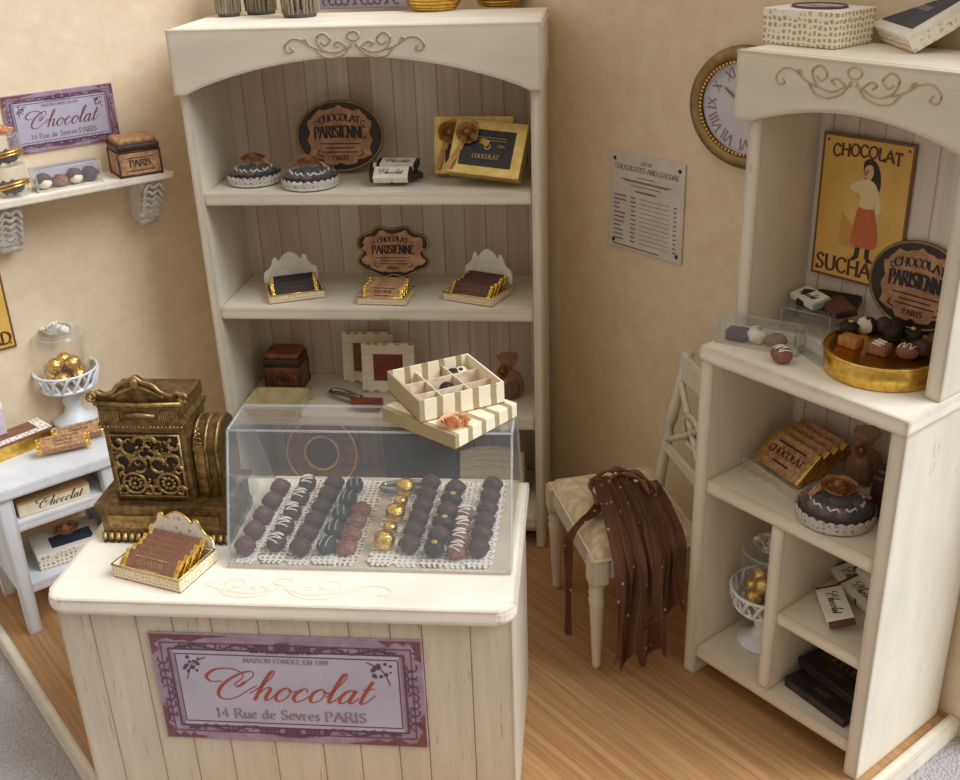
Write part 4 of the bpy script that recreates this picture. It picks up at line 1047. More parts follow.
# ================================================================== goods in the bookcase
def B3(px, py, z):
    p = atz(px, py, z); return Vector((p.x, p.y, z))
Z1, Z2, Z3, Z4 = BZ
def Bl(u, v, z): return FB @ Vector((u, v, z))
lace_tin(Bl(.175, .17, Z1), .094, .12, 'flat domed tin with paper lace, nearer the bookcase side on the top shelf', seed=2)
lace_tin(Bl(.40, .115, Z1), .099, .12, 'flat domed tin with paper lace, in front of the oval plaque on the top shelf', seed=5)
oval_plaque(Bl(.475, .29, Z1+.008), BR, -9, .325, .252, 'oval brown and black plaque leaning on the top shelf of the bookcase')
for k, (u, v, z, rz, lb) in enumerate(((.685, .15, .0, 4, 'white sleeved bar at the bottom back of the small stack on the top shelf'), (.71, .16, .026, -3, 'white sleeved bar lying on top of the small stack on the top shelf'), (.70, .085, .0, 1, 'white sleeved bar with script lettering in front of the small stack on the top shelf'))):
    bar(Bl(u, v, Z1+z+.014), BR+rz, -62 if k != 1 else -80, .15, .058, .024, 'card_white', lb, foil='bar_dark', mark=1, word='Chocolat', group='white bars on the top shelf', frac=.84, ink='ink_brown')
bar(Bl(.755, .125, Z1+.012), BR+38, -85, .13, .05, .02, 'bar_dark', 'dark wrapped bar lying across the small stack on the top shelf', foil='bar_dark', group='white bars on the top shelf')
def gold_box(loc, rz, tilt, w, h, d, label, seed, roll=0):
    T = thing('gift_box', label, 'box', loc, rz, tilt, roll)
    obj('box_body', G().box(-w/2, w/2, 0, d, 0, h, .003), 'gold_card', T)
    obj('lid_panel', G().box(-w*.36, w*.36, -.002, 0, h*.16, h*.82), 'card_black', T, label='black lid panel')
    g = G(); text(g, 'CHOCOLAT', 0, h*.3, h*.075, -.003, nib=.16); text(g, 'PARIS', w*.19, h*.52, h*.04, -.003); g.ribbon(arc(0, h*.52, h*.05, 0, 360, 12), h*.02, -.003)
    for k in range(2): g.ribbon([(-w*.25, h*(.68-.05*k)), (w*.25, h*(.68-.05*k))], h*.008, -.003)
    obj('printing', g, 'ink_gold', T)
    M_ = Matrix.Translation((-w*.3, -.004, h*.72)) @ Matrix.Rotation(rad(90), 4, 'X')
    g = rosette(G(), .042, (0, 0, 0), seed, M=M_)
    for a, L in ((-.35, .14), (1.2, .09), (2.8, .05)):
        g.grid(lambda u, v: (-w*.3+u*L*math.sin(a)+.022*(v-.5)*math.cos(a), -.006-.006*math.sin(u*9), h*.72-u*L*math.cos(a)+.022*(v-.5)*math.sin(a)), 10, 2)
    obj('ribbon_bow', g, 'organza_gold', T, label='gold organza bow'); return T
gold_box(Bl(.985, .20, Z1+.006), BR-2, -14, .29, .205, .05, 'gold gift box with a black lid panel leaning behind another gold box', 21)
gold_box(Bl(1.032, .05, Z1+.014), BR-12, -32, .265, .20, .05, 'gold gift box with a dark lettered panel and bow, frontmost on the top shelf', 22, roll=4)
# second shelf
T = tray(Bl(.312, .085, Z2), BR+23, .21, .145, 'small lace bar tray with dark bars, nearer the bookcase side on the middle shelf', h=.032, crown=.15, back='card_white', cardplain=True)
bars_in_tray(T, .21, .145, 3, 'bar_dark', 'dark brown bar in a tray on the middle bookcase shelf, {} from the front', h=.062, tilt=-44, ink='bar_plum', dy=.026, y0=.024, group='dark bars on the middle shelf')
T = tray(Bl(.643, .045, Z2), BR-4, .185, .13, 'small lace bar tray below the shaped brown plaque on the middle shelf', h=.03, crown=0)
bars_in_tray(T, .185, .13, 4, 'bar_tan', 'tan printed bar in the tray below the shaped plaque, {} from the front', h=.056, tilt=-44, dy=.025, y0=.018, group='tan bars on the middle shelf')
ol = [(-.5, .62), (-.46, .8), (-.30, .9), (-.2, 1.0), (0, .96), (.2, 1.0), (.30, .9), (.46, .8), (.5, .62), (.43, .5), (.5, .34), (.46, .2), (.3, .1), (.14, .0), (0, .05), (-.14, .0), (-.3, .1), (-.46, .2), (-.5, .34), (-.43, .5)]
oval_plaque(Bl(.665, .205, Z2+.058), BR, -8, .272, .19, 'shaped brown and black plaque standing behind the tan bars on the middle shelf', [(p[0]*.272, p[1]*.19) for p in cr(ol, 3, True)], 'shaped_plaque')
pq = SC.objects['shaped_plaque']
obj('support_card', G().box(-.05, .05, .006, .010, -.050, .1), 'card_brown', pq)
T = tray(Bl(.96, .07, Z2), BR-22, .205, .17, 'small lace bar tray with plum bars, nearest the chair side on the middle shelf', h=.032, crown=.16, back='card_white', cardplain=True)
bars_in_tray(T, .205, .17, 5, 'bar_plum', 'plum brown bar in the tray nearest the chair side, {} from the front', h=.06, tilt=-44, dy=.025, y0=.02, ink='bar_brown', group='plum bars on the middle shelf')
# third shelf
hinged_tin(Bl(.172, .28, Z3), BR-1, .148, .12, .165, 'rusty brown lidded tin at the back of the third bookcase shelf')
open_tray(Bl(.19, -.035, Z3), BR, .235, .2, .045, 'shallow pale gilt tray on the edge of the third bookcase shelf')
P = B3(346, 400, Z3); tongs(P, BR-30, .155, 'steel tongs lying beside the pale gilt tray on the third shelf')
P = B3(373, 408, Z3)
bar(Bl(.553, .035, Z3+.014), BR-2, -86, .115, .05, .026, 'card_red', 'small dark red bar on the edge of the third bookcase shelf', foil='card_red')
def picture_frame(loc, rz, tilt, w, h, label, cm):
    T = thing('picture_frame', label, 'picture frame', loc, rz, tilt); b_ = w*.22
    g = G(); g.box(-w/2, w/2, 0, .014, 0, b_, .003); g.box(-w/2, w/2, 0, .014, h-b_, h, .003); g.box(-w/2, -w/2+b_, 0, .014, b_, h-b_, .003); g.box(w/2-b_, w/2, 0, .014, b_, h-b_, .003)
    obj('frame', g, 'card_cream', T); obj('picture', G().box(-w/2+b_*.9, w/2-b_*.9, .006, .010, b_*.9, h-b_*.9), cm, T)
    g = G()
    for k in range(5):
        for sg in (-1, 1): g.disc([(a_[0], a_[1]) for a_ in arc(-w*.40+w*.2*k+.01*math.sin(k*5+sg), h*.5+sg*h*.475, .012, 0, 360, 9, .005)[:-1]], -.0006)
    obj('worn_spots', g, 'card_tan', T); return T
picture_frame(Bl(.505, .315, Z3), BR, -8, .215, .215, 'cream frame standing behind another frame on the third shelf', 'card_brown')
picture_frame(Bl(.605, .225, Z3), BR, -9, .215, .205, 'cream frame with a red brown picture, in front on the third shelf', 'card_red')
def sack(loc, r, h, label, film='organza_rust', bow='organza_rust', seed=1, inside=True):
    T = thing('organza_bag', label, 'gift bag', loc)
    prof = [(r*.75, 0), (r*.98, h*.14), (r, h*.32), (r*.8, h*.52), (r*.3, h*.66), (r*.25, h*.7), (r*.55, h*.88), (r*.7, h)]
    g = G().lathe(prof[:], 36, wob=lambda a, z: 1+.07*math.sin(9*a+z*30)+.05*math.sin(5*a)*(1 if z > h*.6 else .6)); bm_ = g.bm
    obj('film', g, 'organza_film', T, label='sheer gathered film')
    g = G(); q = random.Random(seed)
    for k in range(8): g.ball((r*.5*math.cos(k*.8)*(k > 0), r*.5*math.sin(k*.8)*(k > 0), h*(.14+.05*(k % 3))), r*.36, 1, lump=.4, seed=k)
    obj('contents', g, 'dark_choc', T)
    g = rosette(G(), r*.55, (0, 0, 0), seed, Matrix.Translation((r*.1, -r*.35, h*.66)) @ Matrix.Rotation(rad(60), 4, 'X'))
    obj('ribbon_flower', g, bow, T); return T
sack(Bl(1.09, .22, Z3), .062, .17, 'brown organza gift bag with a ribbon flower at the end of the third shelf', seed=4)
# lowest shelf, seen through the acrylic
T = thing('round_gift_tin', 'round brown and gold tin standing on edge on the lowest bookcase shelf', 'tin', Bl(.30, .2, Z4), BR, -10)
def Mr(r, y): return [(r*math.cos(2*PI*i/40), y, .155+r*math.sin(2*PI*i/40)) for i in range(40)]
obj('disc', G(Matrix.Translation((0, 0, .155))).prism(arc(0, 0, .15, 0, 360, 40)[:-1], 0, .04), 'tin_brown', T)
g = G(); g.disc([(p[0], p[2]) for p in Mr(.07, 0)], -.002); obj('medallion', g, 'card_dark', T)
g = G().tube(Mr(.072, -.003), .006, 6, True); g.tube(Mr(.149, -.001), .006, 6, True); obj('gold_ring', g, 'gold', T)
T = thing('framed_card', 'dark slate box standing on the lowest bookcase shelf behind the acrylic case', 'box', Bl(.72, .2, Z4), BR)
obj('box_body', G().box(-.15, .15, 0, .08, 0, .27, .004), 'card_teal', T); obj('lid', G().box(-.153, .153, -.003, .083, .2, .273, .004), 'card_slate', T)
T = thing('soft_bag', 'pale olive embossed pouch on the lowest bookcase shelf', 'pouch', Bl(1.02, .2, Z4), BR)
g = G().grid(lambda u, v: (-.13+.26*u, .05*math.sin(PI*v)*(-1 if True else 1), .22*v*(1-.12*(2*u-1)**2)), 24, 14); g.grid(lambda u, v: (-.13+.26*u, .05*math.sin(PI*v), .22*v*(1-.12*(2*u-1)**2)), 24, 14)
obj('cloth', g, 'gold_lace', T)
g = G().tube(cr([(-.13, 0, .19), (-.05, -.012, .2), (.05, -.012, .2), (.13, 0, .19)], 4), .006, 6); obj('drawstring', g, 'scroll_ochre', T)
# on top of the bookcase
for k, (px, py, rr, lb) in enumerate(((227, 17.5, .043, 'farther back, nearest the outer end'), (259, 15.5, .056, 'in the middle of the three'), (298, 18.5, .064, 'nearest the lilac tin'))):
    p = B3(px, py, BH); loc = p-Vector((fw.x, fw.y, 0)).normalized()*-rr
    T = thing('twig_bundle', 'grey brown twig bundle on the bookcase top, '+lb, 'twig bundle', loc, k*40, group='twig bundles on the bookcase')
    obj('base', G().lathe([(rr*.9, 0), (rr*.95, .012), (rr*.9, .03), (0, .03)], 24), 'twig_base', T)
    g = G(); q = random.Random(k)
    for ring in (.93, .7, .4):
        m = int(26*ring)
        for i in range(m):
            a = 2*PI*i/m+q.random()*.2; s_ = rr*ring; o_ = rr*(ring+.10+.08*q.random())
            g.tube([(s_*math.cos(a), s_*math.sin(a), .012), (o_*math.cos(a+.03), o_*math.sin(a+.03), .16+.03*q.random())], .0065, 4)
    obj('twigs', g, 'twig', T)
    g = G().tube([(rr*1.06*math.cos(2*PI*i/24), rr*1.06*math.sin(2*PI*i/24), .085) for i in range(24)], .006, 5, True); obj('binding', g, 'scroll_ochre', T)
pA = B3(318, 10.5, BH); pB = B3(404, 8, BH); md = (pA+pB)/2; wd = (pB-pA).length
T = thing('lilac_tin', 'lilac printed box with purple scrolls standing on top of the bookcase', 'box', md+Vector((-.02, .02, 0)), math.degrees(math.atan2(pB.y-pA.y, pB.x-pA.x)))
obj('box_body', G().box(-wd/2, wd/2, 0, .06, 0, .13, .003), 'sign_lilac', T)
g = G()
for k in range(12): g.ribbon(arc(-wd*.42+wd*.075*k, .026, .012, k*70, k*70+260, 8), .004, -.001); g.ribbon(arc(-wd*.42+wd*.075*k, .05, .01, k*50, k*50+230, 8), .003, -.001)
script(g, 'Chocolat', 0, .07, .022, -.001)
obj('printing', g, 'sign_ink', T)
for k, (px, py, rr, lb) in enumerate(((434, 12.5, .10, 'beside the lilac box'), (500, 8, .09, 'at the chair end'))):
    p = B3(px, py, BH); loc = p+Vector((fw.x, fw.y, 0)).normalized()*rr
    T = thing('gold_dish', 'round gold ridged dish on top of the bookcase, '+lb, 'dish', loc, 0, group='gold dishes on the bookcase')
    obj('dish_base', G().lathe([(rr*.7, 0), (rr*.74, .006), (0, .008)], 32), 'gold', T)
    g = G()
    for i, (r_, z_) in enumerate(((.76, .008), (.84, .018), (.92, .03), (.97, .043))): g.tube([(rr*r_*math.cos(2*PI*j/36), rr*r_*math.sin(2*PI*j/36), z_) for j in range(36)], .008, 6, True)
    obj('ridged_rim', g, 'gold', T)
    g = rosette(G(), rr*.5, (0, 0, .012), 30+k); obj('lining', g, 'organza_cream', T)

# ================================================================== goods in the right cabinet
def C3(x, y, z): return FC + Vector((x, y, z))
LZ = 1.1785
# poster on the back wall of the upper case
def poster(loc, rz, tilt, w, h, label, full=True):
    T = thing('advertising_sign', label, 'sign', loc, rz, tilt)
    obj('plate', G().box(-w/2, w/2, -.003, .003, 0, h, .001), 'poster_edge', T)
    g = G(); m = .008; g.disc([(-w/2+m, m), (w/2-m, m), (w/2-m, h-m), (-w/2+m, h-m)], -.0036); obj('yellow_field', g, 'poster_yellow', T)
    g = G(); text(g, 'CHOCOLAT', 0, h*.845, h*.078, -.0044, nib=.23, thin=.75, arch=h*.025, sx=min(1, .8*w/twid('CHOCOLAT', h*.075)))
    obj('upper_lettering', g, 'ink_brown', T); g = G(); tx = 'SUCHARD'; text(g, tx, 0, h*.05, h*.105, -.0044, nib=.22, thin=.65, sx=.9*w/twid(tx, h*.105))
    obj('lower_lettering', g, 'ink_brown', T); g = G()
    for sx_ in (-1, 1):
        for z_ in (.02, h-.02): g.disc(arc(sx_*(w/2-.018), z_, .004, 0, 360, 8)[:-1], -.0044)
    obj('nail_heads', g, 'ink_brown', T)
    if not full: return T
    def part(nm, m, polys, y):
        g = G()
        for P in polys: g.disc([(p[0]*w*1.05, p[1]*h+.035*h) for p in P], y)
        obj(nm, g, m, T)
    part('painted_shade', 'poster_shade', [[(-.2, .22), (-.02, .2), (.02, .3), (-.2, .45)]], -.0040)
    part('painted_hair', 'hair', [cr([(-.02, .8), (.05, .83), (.13, .79), (.17, .7), (.16, .62), (.08, .64), (.0, .7)], 4, True)], -.0042)
    part('painted_face', 'skin', [cr([(.0, .77), (.06, .79), (.09, .74), (.06, .69), (.0, .71)], 4, True)], -.0046); part('painted_arm', 'skin', [cr([(-.1, .61), (-.06, .63), (.03, .73), (.02, .755), (-.06, .68), (-.12, .62)], 3, True)], -.0046); part('painted_hand', 'skin', [cr([(.14, .48), (.2, .46), (.22, .42), (.18, .41), (.14, .45)], 3, True)], -.0046)
    part('painted_blouse', 'blouse', [cr([(.0, .69), (.1, .68), (.16, .62), (.21, .5), (.16, .47), (.13, .55), (.12, .5), (-.02, .5), (-.02, .58), (-.12, .6), (-.13, .64)], 3, True)], -.0050)
    part('painted_skirt', 'skirt', [cr([(-.02, .51), (.12, .51), (.19, .36), (.2, .25), (.1, .22), (-.07, .235), (-.06, .35)], 3, True)], -.0048)
    part('painted_boots', 'plaque_black', [[(-.01, .235), (.04, .235), (.03, .15), (-.02, .12), (-.06, .125), (-.02, .16)], [(.09, .23), (.14, .23), (.14, .16), (.19, .13), (.12, .125), (.09, .16)]], -.0046)
    return T
pyl = FC.y+D_-.032
q0 = atp(812, 271, (0, pyl, 0), (0, 1, 0)); q1 = atp(828, 131, (0, pyl, 0), (0, 1, 0)); q2 = atp(919, 148, (0, pyl, 0), (0, 1, 0))
wP = q2.x-q1.x; hP = q1.z-q0.z
poster(Vector((q1.x+wP/2-.006, pyl, q0.z)), 2, 0, wP, hP, 'yellow enamel advertising sign with a woman in an orange skirt inside the upper case')
# gold drum with chocolates
p = atz(868, 388, LZ); dc = Vector((-1.452, 2.488, LZ)); dr_ = .153
T = thing('gold_drum_box', 'round gold drum box heaped with chocolates on the cabinet ledge', 'box', dc)
obj('drum_body', G().lathe([(dr_*.99, 0), (dr_, .004), (dr_, .06), (dr_*.96, .066), (dr_*.9, .058), (0, .056)], 48), 'gold', T)
g = G(); g.tube([(dr_*1.0*math.cos(2*PI*i/48), dr_*math.sin(2*PI*i/48), .062) for i in range(48)], .005, 6, True); obj('rolled_rim', g, 'gold', T)
for k, (px, py, kd, lb) in enumerate(((851, 340, 'caramel', 'caramel chocolate at the near edge of the gold drum box'), (843, 327, 'dotted', 'dark chocolate with a nut at the wall-poster side of the drum'), (866, 327, 'white', 'white chocolate shell in the middle of the gold drum box'), (858, 316, 'shiny', 'shiny dark chocolate at the back of the gold drum box, near the poster'), (879, 347, 'square', 'striped milk chocolate at the front of the gold drum box'), (893, 335, 'shiny', 'shiny dark chocolate right behind the striped front one in the drum'), (907, 352, 'milkstriped', 'striped rose chocolate on the near rim of the gold drum box'), (914, 337, 'nutty', 'lumpy dark chocolate with a nut near the cabinet post in the drum'), (884, 322, 'truffle', 'dark round truffle beside the oval plaque in the gold drum'), (901, 322, 'shiny', 'shiny dark chocolate right under the oval plaque in the drum'), (922, 350, 'truffle', 'dark round truffle touching the cabinet post in the drum'))):
    pp = atz(px, py, LZ+.075); d_ = Vector((pp.x-dc.x, pp.y-dc.y, 0))
    if d_.length > dr_*.82: d_ *= dr_*.82/d_.length
    choc(kd, Vector((dc.x+d_.x, dc.y+d_.y, LZ+.0565)), lb, 'chocolates on the gold drum', rz=k*47, s=1.12)
qv = atp(914, 287, (0, 2.648, 0), (0, 1, 0))
oval_plaque(Vector((qv.x, 2.662, qv.z-.125)), 0, -3, .29, .245, 'oval brown and black plaque leaning in the upper cabinet case behind the drum')
pq = [o_ for o_ in SC.objects if o_.name.startswith('oval_plaque')][-1]
obj('support_card', G().box(-.05, .05, .006, .010, -(qv.z-.125-LZ-.004), .1), 'card_brown', pq)
# clear box with chocolates, its tilted lid, a loose chocolate
def clear_box(loc, rz, w, d, h, label, base='organza_cream', back=None, name='clear_box', mat='acrylic', top=True):
    T = thing(name, label, 'box', loc, rz); e = .003
    obj('tray', G().box(-w/2, w/2, 0, d, 0, .004), base, T)
    if back: obj('back_card', G().box(-w/2+e, w/2-e, d-e-.003, d-e, .004, h), back, T)
    for nm, a in (('front_wall', (-w/2, w/2, 0, e, .004, h)), ('back_wall', (-w/2, w/2, d-e, d, .004, h)), ('side_wall', (-w/2, -w/2+e, e, d-e, .004, h)), ('side_wall', (w/2-e, w/2, e, d-e, .004, h)), ('top_wall', (-w/2, w/2, 0, d, h, h+e)))[:5 if top else 4]:
        obj(nm, G().box(*a), mat, T)
    g = G()
    for z in (.003, h): g.tube([(-w/2, 0, z), (w/2, 0, z), (w/2, d, z), (-w/2, d, z)], .0022, 4, True)
    for x in (-w/2, w/2):
        for y in (0, d): g.tube([(x, y, 0), (x, y, h)], .0022, 4)
    obj('folded_edge', g, 'acrylic_edge', T); return T
A = atz(719, 341, LZ); B = atz(803, 352, LZ); mid = (A+B)/2+Vector((.004, -.03, 0)); ang = 19; wb2 = (B-A).length
clear_box(Vector((mid.x, mid.y, LZ)), ang, wb2, .08, .065, 'long clear chocolate box lying on the cabinet ledge')
Mb = mat4((mid.x, mid.y, LZ+.0045), ang)
for f, kd, lb in ((-.28, 'log', 'square dark chocolate at the outer end of the clear ledge box'), (-.04, 'white', 'white dabbed chocolate in the middle of the clear ledge box'), (.2, 'milk', 'milk chocolate dome in the clear ledge box, nearest the drum')): choc(kd, Mb @ Vector((f*wb2, .04, 0)), lb, 'chocolates in the clear ledge box', rz=ang, s=1.2)
p = atz(781, 362, LZ); choc('milkstriped', Vector((p.x, p.y, LZ)), 'loose milk chocolate with white zigzag on the edge of the cabinet ledge', rz=70, s=1.3)
p = atz(824, 369, LZ); p2 = atz(800, 353, LZ)
T = thing('box_sleeve', 'open clear box lid lying tilted against the gold drum box', 'box lid', Vector((p.x, p.y, LZ+.002)), math.degrees(math.atan2(p2.y-p.y, p2.x-p.x)))
Lq = (p2-p).length*1.25
obj('panel', G().box(0, Lq, 0, .004, 0, .06), 'acrylic', T); obj('panel', G().box(0, Lq, -.03, .0, 0, .004), 'acrylic', T)
g = G().tube([(0, 0, .002), (Lq, 0, .002), (Lq, 0, .06), (0, 0, .06)], .0028, 4, True); g.tube([(0, 0, .002), (0, -.03, .002), (Lq, -.03, .002), (Lq, 0, .002)], .0028, 4); obj('folded_edge', g, 'acrylic_edge', T)
# tub of wrapped sweets behind
clear_box(C3(.152, .275, LZ), 12, .15, .11, .07, 'small clear tub of wrapped bars at the back of the upper case', name='clear_tub')
for k, (x, y, z, rz, tl, sl, lb) in enumerate(((.115, .30, .078, -20, -75, 'card_white', 'pale green and white wrapped bar lying on the clear tub'), (.20, .335, .072, 15, -66, 'bar_dark', 'dark wrapped bar poking up behind the clear tub under the poster'), (.215, .29, .083, -35, -80, 'bar_plum', 'dark wrapped bar on the clear tub, nearest the gold drum'), (.165, .305, .073, 12, -70, 'bar_dark', 'dark wrapped bar on the clear tub beside the side wall'))):
    bar(C3(x, y, LZ+z), rz, tl, .13, .06, .018, sl, lb, foil=('icing_green' if k == 0 else 'bar_dark'), group='bars on the clear tub', mark=1 if k == 0 else 0, word='Chocolat' if k == 0 else None)
# middle opening
MZ = .7445
clear_box(C3(.185, .12, MZ), -14, .24, .235, .035, 'shallow clear tray of tan bars in the middle cabinet opening', name='clear_tray', top=False)
for k in range(4):
    bar(C3(.178+.006*k, .165+.034*k, MZ+.014+.004*k), -14, -46, .205, .115, .018, 'bar_tan', 'tan printed bar leaning in the clear tray of the cabinet, '+ORD[k]+' from the front', mark=1 if k == 0 else 0, group='tan bars in the cabinet', foil='gold_foil')
sack(C3(.355, .345, MZ), .055, .17, 'brown organza gift bag behind the domed tin in the cabinet', seed=8)
p = atz(835, 517, MZ); lace_tin(Vector((p.x, p.y, MZ)), .105, .135, 'flat domed tin with paper lace in the middle cabinet opening', seed=9)
hinged_tin(C3(.535, .275, MZ), 2, .12, .15, .15, 'dark brown lidded tin beside the domed tin in the cabinet', 'tin_dark', 'card_dark')
# lower openings
p = atz(748, 638, .1185)
pedestal(C3(.170, .19, .1185), 1.42, 'footed dish with a glass cloche in the lower cabinet opening', 11, 'gold foil ball under the cloche in the cabinet', 'gold balls in the cabinet', 2)
SZ2 = .4125
for k, (x, y, z, rz, lb) in enumerate(((.43, .10, .012, -42, 'white sleeved bar with script lettering, frontmost on the small cabinet shelf'), (.475, .2, .014, -20, 'white sleeved bar behind the front bar on the small cabinet shelf'), (.49, .27, .05, -12, 'white sleeved bar lying on the others on the small cabinet shelf'), (.40, .24, .014, -30, 'white sleeved bar at the divider side of the small cabinet shelf'))):
    bar(C3(x, y, SZ2+z), rz, -76 if k != 2 else -66, .18, .075, .02, 'card_white', lb, foil='bar_plum', mark=1, word='Chocolat', group='white bars in the cabinet', frac=.88, ink='ink_brown')
for k, (x, y, z, rz, lb) in enumerate(((.468, .05, 0, -6, 'black flat chocolate box underneath, lettered, at the bottom of the cabinet'), (.46, .12, .033, -9, 'black flat chocolate box lying on top of another at the bottom of the cabinet'))):
    T = thing('flat_chocolate_box', lb, 'box', C3(x, y, .1185+z), rz, group='black boxes in the cabinet')
    obj('box_body', G().box(-.115, .115, 0, .19, 0, .026, .003), 'card_dark', T); obj('lid', G().box(-.117, .117, -.002, .192, .018, .032, .003), 'card_black', T)
    g = G(); text(g, 'CHOCOLAT', 0, .07, .028, -.0325, nib=.18, M=TOPM); text(g, 'PARIS', 0, .03, .016, -.0325, nib=.18, M=TOPM); obj('printing', g, 'bar_brown', T)
# on top of the cabinet
CZ = 1.9905
def lace_box(loc, rz, w, d, h, label, top='card_white', tilt=0, roll=0, side='lace_card', oval=True, dark=None):
    T = thing('lace_paper_box', label, 'box', loc, rz, tilt, roll)
    obj('box_body', G().box(-w/2, w/2, 0, d, 0, h*.9, .003), side, T)
    l_ = obj('lid', G().box(-w/2-.002, w/2+.002, -.002, d+.002, h*.72, h, .003), side if not dark else 'card_white', T)
    if oval:
        g = G(); g.prism(arc(0, d/2, w*.33, 0, 360, 28, d*.34)[:-1], h, h+.003, 'xy'); ov = obj('oval_label', g, 'card_lilac', l_)
        g = G(); g.tube([(p_[0], p_[1], h+.003) for p_ in arc(0, d/2, w*.33, 0, 360, 28, d*.34)[:-1]], .004, 5, True); obj('label_edge', g, 'sign_ink', ov); g = G(); script(g, 'Chocolat', 0, d*.45, w*.05, -(h+.0035), M=TOPM); obj('label_print', g, 'sign_ink', ov)
    if dark:
        lb_ = obj('top_label', G().box(-w*.4, w*.4, d*.12, d*.9, h, h+.0015), dark, l_, label='dark top label')
        g = G(); text(g, 'CHOCOLAT', 0, d*.42, w*.06, -(h+.0022), M=TOPM); obj('label_lettering', g, 'card_lilac', lb_); g = G(); g.ribbon(arc(0, d*.66, w*.05, 0, 360, 12), w*.012, -(h+.0022), TOPM); obj('label_print', g, 'card_lilac', lb_)
    return T
A = atz(762, 43, CZ); B = atz(834, 50, CZ); mid = (A+B)/2; ang = math.degrees(math.atan2(B.y-A.y, B.x-A.x))
lace_box(Vector((mid.x, mid.y, CZ)), ang, (B-A).length, .17, .092, 'white lace-patterned box with an oval label on top of the cabinet')
p = atz(915, 54, CZ)
A = atz(877, 40, CZ); B = atz(914, 54, CZ); mid = (A+B)/2; ang = math.degrees(math.atan2(B.y-A.y, B.x-A.x))
lace_box(Vector((mid.x, mid.y, CZ)), ang, (B-A).length, .22, .05, 'white box with a dark slate top tilted on top of the cabinet', tilt=30, roll=0, oval=False, dark='card_slate')
lace_box(C3(.645, .23, CZ), 6, .07, .17, .05, 'brown lace box at the outer end of the cabinet top', side='lace_brown', oval=False)

# ================================================================== on the walls
def corners(pts, n, p0): return [atp(*q, p0, n) for q in pts]
q = corners(((614, 150), (689, 165), (682, 264), (609, 243.5)), (0, 1, 0), (0, YW-.006, 0))
wN, hN = (q[1]-q[0]).length, (q[0]-q[3]).length
T = thing('price_list_sign', 'pale printed price list pinned to the wall beside the clock', 'price list', Vector(((q[2].x+q[3].x)/2, YW-.005, q[3].z)), 0, 0)
obj('plate', G().box(-wN/2, wN/2, -.003, .003, 0, hN, .002), 'print_white', T)
g = G(); y = -.004
text(g, 'LIST OF', 0, hN*.905, hN*.035, y, nib=.2); text(g, 'CHOCOLATES AND COCOAS', 0, hN*.83, hN*.05, y, nib=.18, sx=.86*wN/twid('CHOCOLATES AND COCOAS', hN*.05))
for z_, a_ in ((.775, .12), (.735, .34), (.725, .3), (.685, .2), (.635, .15), (.625, .13)): g.ribbon([(-a_*wN, z_*hN), (a_*wN, z_*hN)], hN*.007, y)
q_ = random.Random(2)
for k in range(11):
    z_ = hN*(.56-.046*k); g.ribbon([(-wN*.44, z_), (-wN*(.44-.08-.1*q_.random()), z_)], hN*.012, y); g.ribbon([(-wN*.2, z_), (-wN*.13, z_)], hN*.012, y); g.ribbon([(-wN*.08, z_), (wN*.33, z_)], hN*.004, y); g.ribbon([(wN*.38, z_), (wN*.42, z_)], hN*.012, y)
g.ribbon([(-wN*.44, hN*.035), (wN*.2, hN*.035)], hN*.012, y)
obj('printing', g, 'ink_soft', T)
for sx_ in (-1, 1):
    for z_ in (.025, hN-.025): obj('pin', G().ball((sx_*(wN/2-.022), -.004, z_), (.008, .004, .008), 1), 'ink_dark', T)
# clock
ccx = atp(739, 103, (0, YW-.02, 0), (0, 1, 0)); ra, rb_ = .225, .184
E_ = lambda r, y, n=56: [(ccx.x*0+ra*r*math.cos(2*PI*i/n), y, rb_*r*math.sin(2*PI*i/n)) for i in range(n)]
T = thing('wall_clock', 'oval brass wall clock with a beaded rim hanging partly behind the cabinet', 'clock', Vector((atp(691, 105, (0, YW-.02, 0), (0, 1, 0)).x+.224, YW-.001, atp(712, 103, (0, YW-.02, 0), (0, 1, 0)).z)), 0)
obj('backplate', G().prism([(p_[0], p_[2]) for p_ in E_(.98, 0)], -.016, 0), 'brass', T)
g = G(); g.tube(E_(.89, -.02), .024, 8, True, flat=.8); obj('rim', g, 'brass', T)
g = G()
for p_ in E_(.76, -.036, 72): g.ball(p_, .0062, 1)
obj('beaded_ring', g, 'gold', T, label='beaded gilt ring')
g = G(); g.disc([(p_[0], p_[2]) for p_ in E_(.76, 0)], -.021); obj('dial', g, 'clock_face', T)
for k, s_ in enumerate(('XII', 'I', 'II', 'III', 'IIII', 'V', 'VI', 'VII', 'VIII', 'IX', 'X', 'XI')):
    a = PI/2-2*PI*k/12; Mk = Matrix.Translation((ra*.6*math.cos(a), 0, rb_*.6*math.sin(a))) @ Matrix.Rotation(-(a-PI/2), 4, 'Y')
    g = G(); text(g, s_, 0, -.016, .032, -.022, nib=.17, M=Mk); obj('numeral', g, 'ink_grey', T)
g = G(); g.tube([(0, -.026, 0), (-.085, -.026, .055)], [.006, .002], 5); obj('minute_hand', g, 'brass', T)
g = G(); g.tube([(0, -.028, 0), (-.03, -.028, .045)], [.007, .003], 5); obj('hour_hand', g, 'brass', T)
obj('centre_cap', G().ball((0, -.026, 0), (.012, .008, .012), 1), 'brass', T)
# yellow sign, mostly outside the frame
q = atp(14, 343, (XW+.004, 0, 0), (1, 0, 0))
poster(Vector((XW+.005, q.y-.13, q.z-.015)), 90, 0, .275, .42, 'yellow enamel sign ending in the letter D, under the wall shelf', full=False)

